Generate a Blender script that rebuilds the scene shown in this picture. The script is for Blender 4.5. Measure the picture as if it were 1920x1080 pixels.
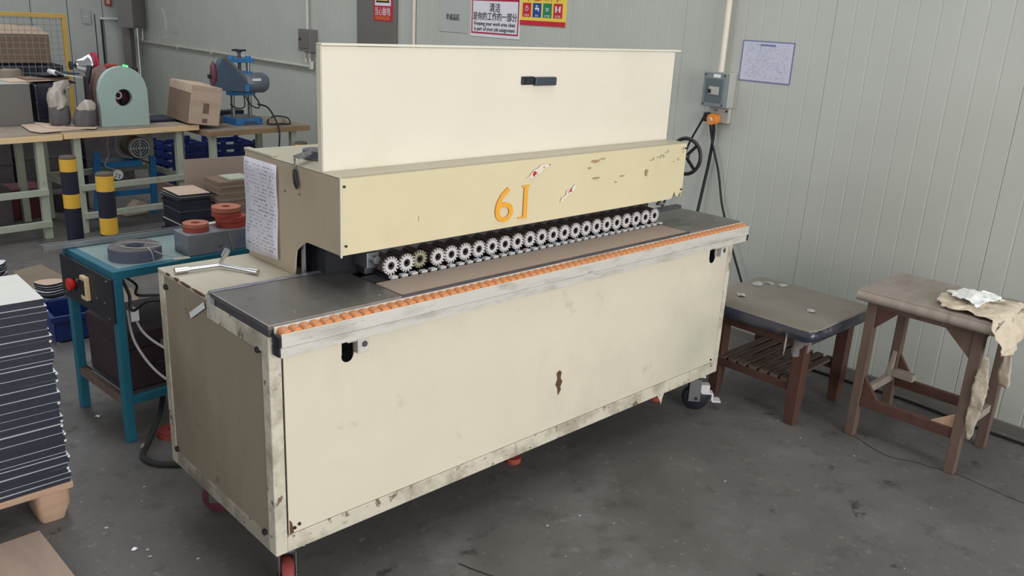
import bpy, bmesh, math, random
from mathutils import Vector, Matrix, Euler, noise
PI = math.pi
random.seed(7)
for o in list(bpy.data.objects): bpy.data.objects.remove(o)
scn = bpy.context.scene
COL = scn.collection
# ------------------------------------------------------------------ camera
YAW, PITCH, ROLL = -0.7738, 0.3091, 0.0532
CP = Vector((-0.9819, -1.8951, 1.6679)); FPX = 1595.59
fw = Vector((-math.sin(YAW)*math.cos(PITCH), math.cos(YAW)*math.cos(PITCH), -math.sin(PITCH)))
rt = Vector((math.cos(YAW), math.sin(YAW), 0)); up = rt.cross(fw)
r2 = math.cos(ROLL)*rt + math.sin(ROLL)*up; u2 = -math.sin(ROLL)*rt + math.cos(ROLL)*up
cam = bpy.data.cameras.new('camera'); co = bpy.data.objects.new('camera', cam); COL.objects.link(co)
cam.sensor_width = 36; cam.lens = FPX/1920*36; cam.clip_start = .05; cam.clip_end = 100
co.matrix_world = Matrix(((r2.x, u2.x, -fw.x, CP.x), (r2.y, u2.y, -fw.y, CP.y), (r2.z, u2.z, -fw.z, CP.z), (0, 0, 0, 1)))
scn.camera = co
# ------------------------------------------------------------------ world, light, exposure
w = bpy.data.worlds.new('daylight'); scn.world = w; w.use_nodes = True
bg = w.node_tree.nodes['Background']; bg.inputs[0].default_value = (.88, .95, 1.0, 1); bg.inputs[1].default_value = 1.1
def area(name, loc, target, sx, sy, power, col=(1, 1, 1)):
    l = bpy.data.lights.new(name, 'AREA'); l.shape = 'RECTANGLE'; l.size = sx; l.size_y = sy; l.energy = power; l.color = col
    o = bpy.data.objects.new(name, l); COL.objects.link(o); o.location = loc
    o.rotation_euler = (Vector(target)-Vector(loc)).to_track_quat('-Z', 'Y').to_euler(); return o
area('door_daylight', (0.1, -7.3, 2.0), (0.8, 0, 1.0), 4.4, 2.8, 330, (1.0, .97, .94))
area('overhead_fill', (0.7, 3.4, 4.36), (0.7, 3.4, 0), 1.4, 10.5, 165, (.94, .975, 1.0))  # added overhead fill under the closed ceiling, brightens floor and upward faces
area('window_daylight', (-5.85, 3.6, 2.9), (3.0, 5.5, 1.8), 4.8, 1.8, 95, (.96, .985, 1.0))
vs = scn.view_settings; vs.view_transform = 'Standard'; vs.look = 'None'; vs.exposure = 0.0; vs.gamma = 1; vs.use_curve_mapping = False
# ------------------------------------------------------------------ helpers
def lin(c):
    return tuple(((x/255)/12.92 if x/255 <= .04045 else ((x/255+.055)/1.055)**2.4) for x in c[:3])+(1,)
MATS = {}
def M(name, col, rough=.6, metal=0, var=.1, scale=5, dirt_tone=(), bump=0, bscale=60, spec=.4, stretch=None, emit=0, alpha=1, trans=0):
    """procedural material: base colour with noise variation, layers of (colour, threshold, scale[, softness]) patches, fine bump"""
    m = bpy.data.materials.new(name); m.use_nodes = True; nt = m.node_tree; N = nt.nodes; L = nt.links
    b = N['Principled BSDF']; b.inputs['Roughness'].default_value = rough; b.inputs['Metallic'].default_value = metal
    b.inputs['Specular IOR Level'].default_value = spec
    tc = N.new('ShaderNodeTexCoord'); mp = N.new('ShaderNodeMapping'); L.new(tc.outputs['Object'], mp.inputs['Vector'])
    if stretch: mp.inputs['Scale'].default_value = stretch
    def nz(s, det=6, ro=.6):
        n = N.new('ShaderNodeTexNoise'); n.inputs['Scale'].default_value = s; n.inputs['Detail'].default_value = det
        n.inputs['Roughness'].default_value = ro; L.new(mp.outputs['Vector'], n.inputs['Vector']); return n.outputs['Fac']
    c = lin(col)
    rp = N.new('ShaderNodeValToRGB'); rp.color_ramp.elements[0].position = .3; rp.color_ramp.elements[1].position = .7
    rp.color_ramp.elements[0].color = tuple(x*(1-var) for x in c[:3])+(1,); rp.color_ramp.elements[1].color = tuple(min(1, x*(1+var)) for x in c[:3])+(1,)
    L.new(nz(scale), rp.inputs['Fac']); cur = rp.outputs['Color']
    for d in dirt_tone:
        dc, th, ds = d[:3]; soft = d[3] if len(d) > 3 else .05; amt = d[4] if len(d) > 4 else 1
        r = N.new('ShaderNodeValToRGB'); r.color_ramp.elements[0].position = th; r.color_ramp.elements[1].position = min(1, th+soft)
        r.color_ramp.elements[1].color = (amt, amt, amt, 1)
        L.new(nz(ds, 8, .65), r.inputs['Fac'])
        mx = N.new('ShaderNodeMix'); mx.data_type = 'RGBA'; L.new(r.outputs['Color'], mx.inputs[0]); L.new(cur, mx.inputs[6]); mx.inputs[7].default_value = lin(dc); cur = mx.outputs[2]
    L.new(cur, b.inputs['Base Color'])
    if bump:
        bp = N.new('ShaderNodeBump'); bp.inputs['Strength'].default_value = bump; bp.inputs['Distance'].default_value = .004
        L.new(nz(bscale, 4), bp.inputs['Height']); L.new(bp.outputs['Normal'], b.inputs['Normal'])
    if alpha < 1: b.inputs['Alpha'].default_value = alpha
    if trans: b.inputs['Transmission Weight'].default_value = trans
    if emit: b.inputs['Emission Color'].default_value = c; b.inputs['Emission Strength'].default_value = emit
    MATS[name] = m; return m
def MP(name, paper, ink, rows, words, amt=.55, margin=.0):
    """paper printed with rows of small unreadable writing; generated coordinates over a sheet whose local X is across and Y is up"""
    m = bpy.data.materials.new(name); m.use_nodes = True; nt = m.node_tree; N = nt.nodes; L = nt.links
    b = N['Principled BSDF']; b.inputs['Roughness'].default_value = .55
    tc = N.new('ShaderNodeTexCoord'); sp = N.new('ShaderNodeSeparateXYZ'); L.new(tc.outputs['Generated'], sp.inputs[0])
    def mt(op, a, bb=None, c=None):
        n = N.new('ShaderNodeMath'); n.operation = op
        for i, x in enumerate((a, bb, c)):
            if x is None: continue
            if isinstance(x, (int, float)): n.inputs[i].default_value = x
            else: L.new(x, n.inputs[i])
        return n.outputs[0]
    X, Y = sp.outputs[0], sp.outputs[1]
    ry = mt('MULTIPLY', Y, rows); fr = mt('FRACT', ry); fl = mt('FLOOR', ry)
    line = mt('MULTIPLY', mt('GREATER_THAN', fr, .3), mt('LESS_THAN', fr, .72))
    cb = N.new('ShaderNodeCombineXYZ'); L.new(mt('MULTIPLY', X, words), cb.inputs[0]); L.new(mt('MULTIPLY', fl, 3.7), cb.inputs[1])
    nz = N.new('ShaderNodeTexNoise'); nz.inputs['Scale'].default_value = 1.0; nz.inputs['Detail'].default_value = 3; L.new(cb.outputs[0], nz.inputs['Vector'])
    wd = mt('GREATER_THAN', nz.outputs['Fac'], .5)
    ins = mt('MULTIPLY', mt('MULTIPLY', mt('GREATER_THAN', X, .07), mt('LESS_THAN', X, .93)), mt('MULTIPLY', mt('GREATER_THAN', Y, .06), mt('LESS_THAN', Y, .95)))
    fac = mt('MULTIPLY', mt('MULTIPLY', mt('MULTIPLY', line, wd), ins), amt)
    n2 = N.new('ShaderNodeTexNoise'); n2.inputs['Scale'].default_value = 2.2; L.new(tc.outputs['Generated'], n2.inputs['Vector'])
    fac = mt('MULTIPLY', fac, mt('MULTIPLY', n2.outputs['Fac'], 1.7))
    mx = N.new('ShaderNodeMix'); mx.data_type = 'RGBA'; L.new(fac, mx.inputs[0]); mx.inputs[6].default_value = lin(paper); mx.inputs[7].default_value = lin(ink)
    L.new(mx.outputs[2], b.inputs['Base Color']); MATS[name] = m; return m
def basis(d):
    d = Vector(d).normalized(); a = Vector((0, 0, 1)) if abs(d.z) < .95 else Vector((1, 0, 0))
    x = a.cross(d).normalized(); return x, d.cross(x).normalized(), d
class G:
    def __init__(s): s.v = []; s.f = []; s.sm = []
    def add(s, vs, fs, smooth=False, T=None):
        n = len(s.v)
        for p in vs:
            p = Vector(p); s.v.append(T @ p if T is not None else p)
        for f in fs: s.f.append([i+n for i in f]); s.sm.append(smooth)
        return s
    def bx(s, x0, x1, y0, y1, z0, z1, T=None):
        return s.add([(x0, y0, z0), (x1, y0, z0), (x1, y1, z0), (x0, y1, z0), (x0, y0, z1), (x1, y0, z1), (x1, y1, z1), (x0, y1, z1)],
                     [(0, 3, 2, 1), (4, 5, 6, 7), (0, 1, 5, 4), (1, 2, 6, 5), (2, 3, 7, 6), (3, 0, 4, 7)], False, T)
    def box(s, c, d, T=None):
        return s.bx(c[0]-d[0]/2, c[0]+d[0]/2, c[1]-d[1]/2, c[1]+d[1]/2, c[2]-d[2]/2, c[2]+d[2]/2, T)
    def bar(s, p0, p1, w, h, upv=(0, 0, 1)):
        p0, p1 = Vector(p0), Vector(p1); d = (p1-p0).normalized(); x = Vector(upv).cross(d).normalized(); y = d.cross(x)
        vs = [q+x*(a*w/2)+y*(b*h/2) for q in (p0, p1) for a, b in ((-1, -1), (1, -1), (1, 1), (-1, 1))]
        return s.add(vs, [(3, 2, 1, 0), (4, 5, 6, 7), (0, 1, 5, 4), (1, 2, 6, 5), (2, 3, 7, 6), (3, 0, 4, 7)])
    def cyl(s, p0, p1, r0, r1=None, n=16, cap=True, T=None):
        r1 = r0 if r1 is None else r1; p0, p1 = Vector(p0), Vector(p1); x, y, d = basis(p1-p0)
        vs = [q+(x*math.cos(2*PI*i/n)+y*math.sin(2*PI*i/n))*r for q, r in ((p0, r0), (p1, r1)) for i in range(n)]
        s.add(vs, [(i, (i+1) % n, n+(i+1) % n, n+i) for i in range(n)], True, T)
        if cap: s.add(vs[:n], [tuple(range(n-1, -1, -1))], False, T); s.add(vs[n:], [tuple(range(n))], False, T)
        return s
    def tube(s, pts, r, n=8, smooth_pts=0, T=None):
        P = [Vector(p) for p in pts]
        if smooth_pts:
            Q = []
            for i in range(len(P)-1):
                a, b, c, d = P[max(i-1, 0)], P[i], P[i+1], P[min(i+2, len(P)-1)]
                for k in range(smooth_pts):
                    t = k/smooth_pts
                    Q.append(.5*((2*b)+(c-a)*t+(2*a-5*b+4*c-d)*t*t+(3*b-a-3*c+d)*t**3))
            P = Q+[P[-1]]
        rings = []; x = None
        for i, p in enumerate(P):
            d = (P[min(i+1, len(P)-1)]-P[max(i-1, 0)]).normalized()
            if x is None: x = basis(d)[0]
            x = (x-d*x.dot(d)).normalized(); y = d.cross(x)
            rings.append([p+(x*math.cos(2*PI*k/n)+y*math.sin(2*PI*k/n))*r for k in range(n)])
        vs = [v for q in rings for v in q]; fs = []
        for i in range(len(P)-1):
            for k in range(n): fs.append((i*n+k, i*n+(k+1) % n, (i+1)*n+(k+1) % n, (i+1)*n+k))
        s.add(vs, fs, True, T); m = (len(P)-1)*n
        s.add(rings[0], [tuple(range(n-1, -1, -1))], False, T); s.add(rings[-1], [tuple(range(n))], False, T); return s
    def lathe(s, prof, n=24, T=None, smooth=True):
        vs = [(r*math.cos(2*PI*i/n), r*math.sin(2*PI*i/n), z) for r, z in prof for i in range(n)]
        fs = [(j*n+i, j*n+(i+1) % n, (j+1)*n+(i+1) % n, (j+1)*n+i) for j in range(len(prof)-1) for i in range(n)]
        return s.add(vs, fs, smooth, T)
    def ring(s, ro, ri, z0, z1, n=32, T=None):
        return s.lathe([(ri, z0), (ro, z0)], n, T, False).lathe([(ro, z0), (ro, z1)], n, T).lathe([(ro, z1), (ri, z1)], n, T, False).lathe([(ri, z1), (ri, z0)], n, T)
    def prism(s, poly, z0, z1, T=None):
        n = len(poly); vs = [(p[0], p[1], z0) for p in poly]+[(p[0], p[1], z1) for p in poly]
        return s.add(vs, [tuple(range(n-1, -1, -1)), tuple(range(n, 2*n))]+[(i, (i+1) % n, n+(i+1) % n, n+i) for i in range(n)], False, T)
    def loft(s, rings, n=20, jit=0, seed=0, cap=True, pw=1.0, T=None):
        """stack of rounded sections (cx, cy, z, rx, ry)"""
        vs = []
        for (cx, cy, z, rx, ry) in rings:
            for i in range(n):
                a = 2*PI*i/n; ca, sa = math.cos(a), math.sin(a)
                ca = math.copysign(abs(ca)**pw, ca); sa = math.copysign(abs(sa)**pw, sa)
                p = Vector((cx+rx*ca, cy+ry*sa, z))
                if jit: p += noise.noise_vector(p*22+Vector((seed*3.1, seed, 0)))*jit
                vs.append(p)
        s.add(vs, [(j*n+i, j*n+(i+1) % n, (j+1)*n+(i+1) % n, (j+1)*n+i) for j in range(len(rings)-1) for i in range(n)], True, T)
        if cap: s.add(vs[:n], [tuple(range(n-1, -1, -1))], False, T); s.add(vs[-n:], [tuple(range(n))], False, T)
        return s
    def obj(s, name, mat, parent=None, bev=0, loc=None, rot=None, seg=2):
        me = bpy.data.meshes.new(name); me.from_pydata([tuple(v) for v in s.v], [], s.f); me.update()
        me.polygons.foreach_set('use_smooth', s.sm)
        me.materials.append(MATS[mat] if isinstance(mat, str) else mat)
        o = bpy.data.objects.new(name, me); COL.objects.link(o); o.parent = parent
        if loc is not None: o.location = loc
        if rot is not None: o.rotation_euler = rot
        if bev:
            md = o.modifiers.new('bevel', 'BEVEL'); md.width = bev; md.segments = seg; md.limit_method = 'ANGLE'; md.angle_limit = math.radians(50)
        return o
def tag(o, label, cat, group=None, kind=None):
    o['label'] = label; o['category'] = cat
    if group: o['group'] = group
    if kind: o['kind'] = kind
    return o
def thing(name, label, cat, loc=(0, 0, 0), rz=0, group=None, kind=None, rot=None):
    o = bpy.data.objects.new(name, None); COL.objects.link(o); o.location = loc
    o.rotation_euler = rot if rot is not None else (0, 0, rz); o.empty_display_size = .1
    return tag(o, label, cat, group, kind)
def clone(o, parent=None, loc=None, rot=None):
    c = o.copy(); COL.objects.link(c); c.parent = parent if parent else None
    if loc is not None: c.location = loc
    if rot is not None: c.rotation_euler = rot
    return c
def clone_tree(o, loc=None, rot=None):
    c = clone(o, None, loc, rot)
    for ch in [x for x in o.children]:
        d = clone(ch, c)
        for g in [x for x in ch.children]: clone(g, d)
    return c
def text(s, name, mat, parent, size, loc, rot=(0, 0, 0), width=None, height=None, ext=.0004, align='CENTER', flipped=False):
    cu = bpy.data.curves.new(name, 'FONT'); cu.body = s; cu.size = size; cu.align_x = align; cu.align_y = 'CENTER'; cu.extrude = ext; cu.resolution_u = 3
    ob = bpy.data.objects.new('tmp', cu); COL.objects.link(ob)
    dg = bpy.context.evaluated_depsgraph_get(); me = bpy.data.meshes.new_from_object(ob.evaluated_get(dg))
    bpy.data.objects.remove(ob); bpy.data.curves.remove(cu)
    xs = [v.co.x for v in me.vertices]; ys = [v.co.y for v in me.vertices]
    if xs:
        cx, cy = (max(xs)+min(xs))/2, (max(ys)+min(ys))/2
        sx = width/(max(xs)-min(xs)) if width else 1; sy = height/(max(ys)-min(ys)) if height else sx
        if width is None and height: sx = sy
        for v in me.vertices: v.co.x = (v.co.x-cx)*sx; v.co.y = (v.co.y-cy)*sy
    me.name = name; me.materials.clear(); me.materials.append(MATS[mat])
    o = bpy.data.objects.new(name, me); COL.objects.link(o); o.parent = parent; o.location = loc; o.rotation_euler = rot; return o
RX = Matrix.Rotation
def TR(x, y, z): return Matrix.Translation((x, y, z))
YAX = RX(PI/2, 4, 'X')      # local z -> -y
XAX = RX(PI/2, 4, 'Y')      # local z -> +x
# ------------------------------------------------------------------ materials
M('concrete', (101, 98, 97), .6, var=.2, scale=1.3, dirt_tone=(((80, 75, 73), .50, 1.1, .2, .65), ((124, 123, 126), .56, 2.6, .14, .55), ((74, 71, 70), .55, 9, .1, .5), ((56, 54, 54), .64, 4.5, .03, .7), ((140, 136, 130), .60, 22, .07, .5), ((62, 60, 60), .62, 40, .06, .6)), bump=.3, bscale=45)
M('wall_paint', (184, 186, 179), .45, var=.04, scale=2, dirt_tone=(((165, 168, 162), .6, 1.2, .25, .5),), spec=.3)
M('wall_far', (184, 187, 184), .4, var=.07, scale=1.5, dirt_tone=(((140, 143, 140), .58, 1.0, .25, .5),))
M('wall_core', (120, 122, 120), .8)
M('ceiling_paint', (205, 205, 200), .8)
M('cream', (219, 210, 190), .5, var=.03, scale=3, dirt_tone=(((182, 181, 168), .52, .8, .22, .75), ((196, 186, 156), .58, 2.5, .25, .5), ((120, 108, 88), .70, 14, .04, .7), ((150, 142, 122), .62, 5, .12, .5)), spec=.3)  # first layer: broad grey-green tone by noise; later layers smaller brown patches
M('cream_head', (217, 205, 170), .5, var=.03, scale=3, dirt_tone=(((200, 187, 150), .58, 2.5, .2, .5), ((130, 112, 80), .75, 16, .03, .6)), spec=.3)
M('cream_lid', (226, 219, 203), .5, var=.025, scale=3, dirt_tone=(((218, 209, 184), .56, 2.2, .2, .6),), spec=.3)
M('cream_side', (150, 138, 122), .55, var=.08, scale=2.2, stretch=(1, 1, .6), dirt_tone=(((132, 118, 100), .50, 2.6, .2, .6), ((84, 74, 64), .62, 9, .08, .6)), spec=.3)
M('cream_headside', (184, 168, 146), .55, var=.06, scale=2.2, dirt_tone=(((160, 145, 124), .55, 2.6, .2, .5), ((110, 98, 84), .68, 9, .06, .5)), spec=.3)
M('frame_paint', (208, 201, 184), .55, var=.06, scale=6, dirt_tone=(((146, 136, 118), .46, 7, .14, .65), ((80, 64, 52), .585, 24, .05, .85)), bump=.2, bscale=50)
M('frame_dirty', (168, 160, 146), .6, var=.1, scale=6, dirt_tone=(((112, 104, 92), .5, 7, .14, .7), ((62, 52, 46), .6, 24, .05, .85)), bump=.2, bscale=50)
M('cream_top', (188, 180, 162), .42, var=.05, scale=3, dirt_tone=(((170, 160, 138), .57, 4, .15, .6),))
M('chip_tan', (172, 146, 112), .7, var=.15, scale=30)
M('rust', (96, 66, 52), .8, var=.2, scale=20)
M('steel_plate', (140, 136, 132), .36, .75, var=.22, scale=2.5, dirt_tone=(((196, 192, 188), .55, 3, .2, .55), ((80, 76, 74), .56, 5, .15, .6), ((215, 212, 208), .66, 30, .04, .5)), bump=.06, bscale=30, stretch=(1, 1.6, 1))  # pale patches: scratches plus highlight smears painted into the colour
M('steel_dark', (94, 91, 97), .5, .6, var=.2, scale=8)
M('alu', (220, 216, 208), .42, .25, var=.06, scale=5, dirt_tone=(((166, 160, 148), .5, 5, .16, .65), ((104, 94, 82), .62, 16, .06, .7)), stretch=(.8, 4, 4))
M('board_brown', (164, 146, 134), .75, var=.05, scale=4, dirt_tone=(((176, 158, 146), .6, 5, .2, .6),))
M('orange', (216, 136, 76), .5, var=.08, scale=30)
M('orange_paint', (236, 168, 56), .6, var=.06, scale=30, dirt_tone=(((224, 211, 168), .68, 60, .05),))
M('white_rubber', (205, 200, 200), .6, var=.08, scale=40, dirt_tone=(((150, 144, 140), .6, 50, .1, .6),))
M('old_rubber', (150, 145, 120), .7, var=.15, scale=40)
M('rubber_dark', (92, 82, 77), .75, var=.2, scale=30)
M('black', (26, 26, 30), .55, var=.2, scale=10)
M('slot_shade', (10, 10, 14), .95, var=.1, spec=.05)  # near-black colour for the shade inside the panel slots
M('interior', (22, 24, 34), .7, var=.3, scale=5)
M('black_plastic', (34, 35, 44), .45, var=.15, scale=12)
M('handle_grey', (62, 66, 80), .4, var=.1)
M('pad_grey', (214, 212, 212), .6, var=.08, scale=30)
M('chrome', (200, 200, 204), .24, 1.0, var=.04)
M('steel', (165, 165, 168), .32, .9, var=.08)
M('iron', (58, 56, 60), .5, .5, var=.15, scale=12)
M('red_rubber', (140, 60, 58), .6, var=.15, scale=20, dirt_tone=(((90, 50, 50), .6, 18, .1, .7),))
M('red_felt', (160, 70, 58), .75, var=.1, scale=24, dirt_tone=(((130, 50, 40), .58, 16, .1, .6),))
M('red_felt_pale', (170, 104, 86), .85, var=.1, scale=24)
MP('paper_list', (214, 210, 222), (110, 106, 120), 26, 16, .7)
MP('paper_notice', (198, 198, 216), (120, 120, 150), 24, 18, .6)
M('paper', (232, 232, 234), .6, var=.04)
M('paper_dull', (178, 180, 178), .6, var=.04)
M('teal', (30, 100, 122), .45, var=.12, scale=5, dirt_tone=(((24, 90, 108), .58, 5, .15, .7), ((170, 175, 165), .72, 22, .03, .6)))
M('tabletop_pale', (138, 158, 160), .16, var=.08, scale=4, dirt_tone=(((120, 138, 140), .56, 4, .2, .6),))
M('coil_grey', (118, 112, 110), .6, var=.12, scale=12)
M('coil_side', (88, 92, 108), .5, var=.1, scale=12)
M('boxgrey', (120, 122, 128), .55, var=.15, scale=9, dirt_tone=(((90, 108, 140), .54, 7, .1, .7), ((70, 60, 58), .66, 12, .05, .8)))
M('red_switch', (200, 40, 32), .4)
M('switch_cream', (214, 190, 150), .5)
M('cable_black', (28, 28, 32), .5)
M('cable_grey', (170, 168, 166), .5)
M('cable_dark', (52, 50, 50), .7)
M('blue_plastic', (28, 46, 106), .45, var=.12, scale=5, dirt_tone=(((24, 40, 96), .58, 5, .15, .7),))
M('blue_steel', (52, 120, 180), .45, var=.12, scale=8, dirt_tone=(((28, 70, 120), .58, 8, .15, .7),))
M('blue_grey', (110, 116, 130), .4, .2, var=.1, scale=8)
M('guard_slate', (70, 86, 106), .5, .1, var=.12, scale=8)
M('guard_edge', (112, 110, 108), .55, .2, var=.1, scale=8)
M('maroon', (98, 50, 60), .55, var=.15, scale=8)
M('cardboard', (204, 180, 162), .8, var=.07, scale=5, dirt_tone=(((150, 118, 90), .58, 5, .2, .6),))
M('cardboard_dark', (130, 108, 94), .85, var=.1, scale=5)
M('cardboard_floor', (136, 122, 108), .85, var=.1, scale=3, dirt_tone=(((110, 96, 80), .56, 3, .2, .6),))
M('packing_tape', (196, 172, 154), .3, var=.1, scale=20)
M('clear_film', (225, 228, 232), .15, var=.1, scale=20, spec=.8, alpha=.42)
M('wrap_film', (205, 208, 212), .12, var=.2, scale=40, spec=.9, alpha=.28)
M('clutter', (82, 76, 80), .8, var=.25, scale=8)
M('case_maroon', (52, 36, 42), .7, var=.2, scale=9)
M('case_navy', (26, 30, 52), .6, var=.2, scale=9)
M('film_blue', (168, 170, 186), .18, .3, var=.25, scale=30, spec=.9, bump=.4, bscale=40, alpha=.8)
M('board_navy', (38, 42, 57), .6, var=.1, scale=14, dirt_tone=(((70, 74, 92), .62, 40, .1, .5),))
M('board_white', (222, 222, 216), .55, var=.04, scale=5, stretch=(1, 8, 1))
M('board_edge_white', (226, 228, 234), .6, var=.05)
M('pallet_wood', (186, 154, 130), .75, var=.14, scale=4, stretch=(1, 6, 6), dirt_tone=(((150, 108, 78), .58, 6, .15, .7),), bump=.2)
M('plywood', (176, 154, 140), .75, var=.1, scale=3, stretch=(6, 1, 1), dirt_tone=(((160, 128, 100), .58, 5, .2, .6),))
M('bench_wood', (246, 212, 166), .65, var=.1, scale=3, stretch=(1, 6, 6), dirt_tone=(((190, 140, 88), .6, 6, .15, .6),))
M('bench_dusty', (150, 138, 124), .8, var=.12, scale=6, dirt_tone=(((110, 98, 84), .56, 7, .15, .7),))
M('bench_wood_old', (150, 124, 94), .75, var=.14, scale=4, stretch=(1, 6, 6))
M('pale_green', (184, 190, 174), .55, var=.08, scale=5, dirt_tone=(((128, 124, 104), .56, 5, .2, .7),))
M('green_cast', (168, 188, 183), .5, var=.06, scale=5, dirt_tone=(((104, 140, 128), .58, 5, .2, .6),))
M('brown_rim', (112, 86, 78), .7, var=.15, scale=12)
M('yellow_paint', (236, 186, 70), .5, var=.06, scale=10, dirt_tone=(((180, 130, 50), .66, 20, .05, .7),))
M('bollard_black', (36, 38, 56), .5, var=.1, scale=8)
M('motor_grey', (178, 186, 190), .45, .1, var=.08, scale=10)
M('motor_body', (112, 96, 88), .6, .1, var=.15, scale=10)
M('fence_yellow', (196, 160, 84), .55, var=.1, scale=8)
M('wire_grey', (150, 150, 140), .5, .3)
M('film_black', (36, 38, 54), .22, var=.3, scale=12, spec=.8, bump=.6, bscale=25)
M('bag_film', (168, 158, 150), .3, var=.08, scale=8, bump=.35, bscale=30, spec=.6)
M('bag_grit', (98, 94, 98), .6, var=.14, scale=20, bump=.4, bscale=60)
M('cabinet_grey', (118, 114, 112), .55, var=.05, scale=4)
M('column_grey', (112, 108, 104), .55, var=.06, scale=3, dirt_tone=(((96, 92, 90), .56, 3, .2, .6),))
M('box_plastic', (122, 128, 130), .45, var=.08, scale=8)
M('box_side', (176, 174, 168), .5, var=.06, scale=8)
M('smoked_cover', (96, 106, 110), .15, var=.05, spec=.7)
M('conduit_white', (222, 212, 198), .45, var=.05)
M('conduit_grey', (204, 201, 194), .4, .2, var=.08)
M('sign_red', (196, 40, 60), .5, var=.04)
M('sign_crimson', (170, 36, 66), .5, var=.04)
M('sign_yellow', (236, 208, 84), .5, var=.03)
M('sign_white', (226, 222, 230), .5, var=.03)
M('sign_blue', (32, 74, 150), .5, var=.04)
M('sign_green', (40, 128, 88), .5, var=.04)
M('ink', (34, 30, 44), .6, var=.05)
M('ink_amber', (226, 156, 70), .6, var=.05)
M('violet_edge', (120, 122, 160), .5, var=.05)
M('wood_red', (84, 57, 50), .55, var=.16, scale=4, stretch=(6, 6, 1), dirt_tone=(((80, 48, 40), .56, 6, .15, .7), ((160, 130, 110), .70, 20, .04, .6)))
M('wood_brown', (100, 82, 74), .7, var=.16, scale=4, stretch=(6, 6, 1), dirt_tone=(((84, 64, 54), .56, 6, .15, .7), ((170, 150, 132), .70, 14, .05, .6)))
M('wood_dusty', (150, 139, 130), .85, var=.12, scale=6, stretch=(1, 4, 1), dirt_tone=(((120, 104, 90), .56, 7, .15, .7),))
M('dust_top', (136, 129, 119), .85, var=.08, scale=5, dirt_tone=(((120, 112, 102), .56, 6, .2, .7),))
M('cushion_navy', (50, 52, 66), .3, var=.25, scale=14, spec=.7, bump=.5, bscale=25, dirt_tone=(((120, 114, 108), .58, 12, .12, .7),))
M('rag', (206, 192, 172), .85, var=.08, scale=12, bump=.3, bscale=80)
M('rag_white', (236, 236, 234), .8, var=.03)
M('jute', (190, 178, 160), .95, var=.15, scale=50, bump=1, bscale=120)
M('socket_orange', (232, 140, 60), .5)
M('lamp_green', (90, 230, 130), .4, emit=1.2)
M('glue_white', (176, 174, 170), .6, var=.1, scale=20)
M('crack_dark', (48, 46, 48), .9)
# ------------------------------------------------------------------ setting
WY = .0385; WX = 3.131
WDIR = Vector((math.sin(WY), math.cos(WY), 0)); WNRM = Vector((-math.cos(WY), math.sin(WY), 0))
def wpt(s, z, off=0): return Vector((WX, 0, 0))+WDIR*s+Vector((0, 0, z))+WNRM*off
WROT = Matrix(((-WDIR.x, 0, WNRM.x), (-WDIR.y, 0, WNRM.y), (0, 1, 0))).to_euler()   # local x to the right along the wall, y up, z out
floor = tag(G().bx(-6, 3.6, -7.5, 10.3, -.1, 0).obj('floor', 'concrete'), 'grey stained concrete workshop floor', 'floor', kind='structure')
g = G(); cr = [(.02, 1.25-1.3), ]
def floor_strip(pts, wd, name='floor_crack', mat='crack_dark', z=.0015):
    g = G(); P = [Vector((x, y, 0)) for x, y in pts]; Q = []
    for i in range(len(P)-1):
        for k in range(6):
            q = P[i].lerp(P[i+1], k/6); nn = noise.noise_vector(q*14); q += Vector((nn.x, nn.y, 0))*.02; Q.append(q)
    Q.append(P[-1])
    vs = []
    for i, q in enumerate(Q):
        d = (Q[min(i+1, len(Q)-1)]-Q[max(i-1, 0)]).normalized(); nrm = Vector((-d.y, d.x, 0)); ww = wd*(.5+.8*abs(noise.noise(q*30)))
        vs += [q+nrm*ww+Vector((0, 0, z)), q-nrm*ww+Vector((0, 0, z))]
    g.add(vs, [(2*i, 2*i+1, 2*i+3, 2*i+2) for i in range(len(Q)-1)]); return g.obj(name, mat, floor)
tag(G().bx(-6, 3.6, -7.5, 10.3, 4.4, 4.5).obj('ceiling', 'ceiling_paint'), 'pale workshop ceiling', 'ceiling', kind='structure')
tag(G().bx(-6.1, -6, -7.5, 1.1, 0, 4.4).bx(-6.1, -6, 6.1, 10.3, 0, 4.4).bx(-6.1, -6, 1.1, 6.1, 0, 1.9).bx(-6.1, -6, 1.1, 6.1, 3.9, 4.4).obj('wall_left', 'wall_far'), 'pale metal wall far on the left, outside the picture', 'wall', kind='structure')
def panel_mesh(wd, h, n, th=.03, groove=.005, dep=.0013):
    """ribbed sandwich panel: local x along, y up, z out"""
    g = G(); xs = [(0, -.004), (.003, 0)]; p = wd/n
    for i in range(1, n):
        c = i*p; xs += [(c-groove, 0), (c-groove*.4, -dep), (c+groove*.4, -dep), (c+groove, 0)]
    xs += [(wd-.003, 0), (wd, -.004)]
    vs = [(x, 0, z) for x, z in xs]+[(x, h, z) for x, z in xs]+[(x, 0, -th) for x, z in (xs[0], xs[-1])]+[(x, h, -th) for x, z in (xs[0], xs[-1])]
    m = len(xs); fs = [(i, i+1, m+i+1, m+i) for i in range(m-1)]+[(2*m, 0, m, 2*m+2), (m-1, 2*m+1, 2*m+3, 2*m-1)]
    return g.add(vs, fs)
wr = tag(G().bx(-10.1, 4.5, 0, 4.4, -.09, -.03).obj('wall_right', 'wall_core', loc=(WX, 0, 0), rot=WROT), 'long pale grey-green ribbed metal panel wall on the right', 'wall', kind='structure')
pm = None
for i in range(16):
    x0 = -10.08+i*.9
    if pm is None: pm = panel_mesh(.9, 4.4, 9).obj('wall_panel', 'wall_paint', wr, loc=(x0, 0, 0))
    else: clone(pm, wr, (x0, 0, 0))
cs = wpt(10.06, 0)   # room corner
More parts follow.
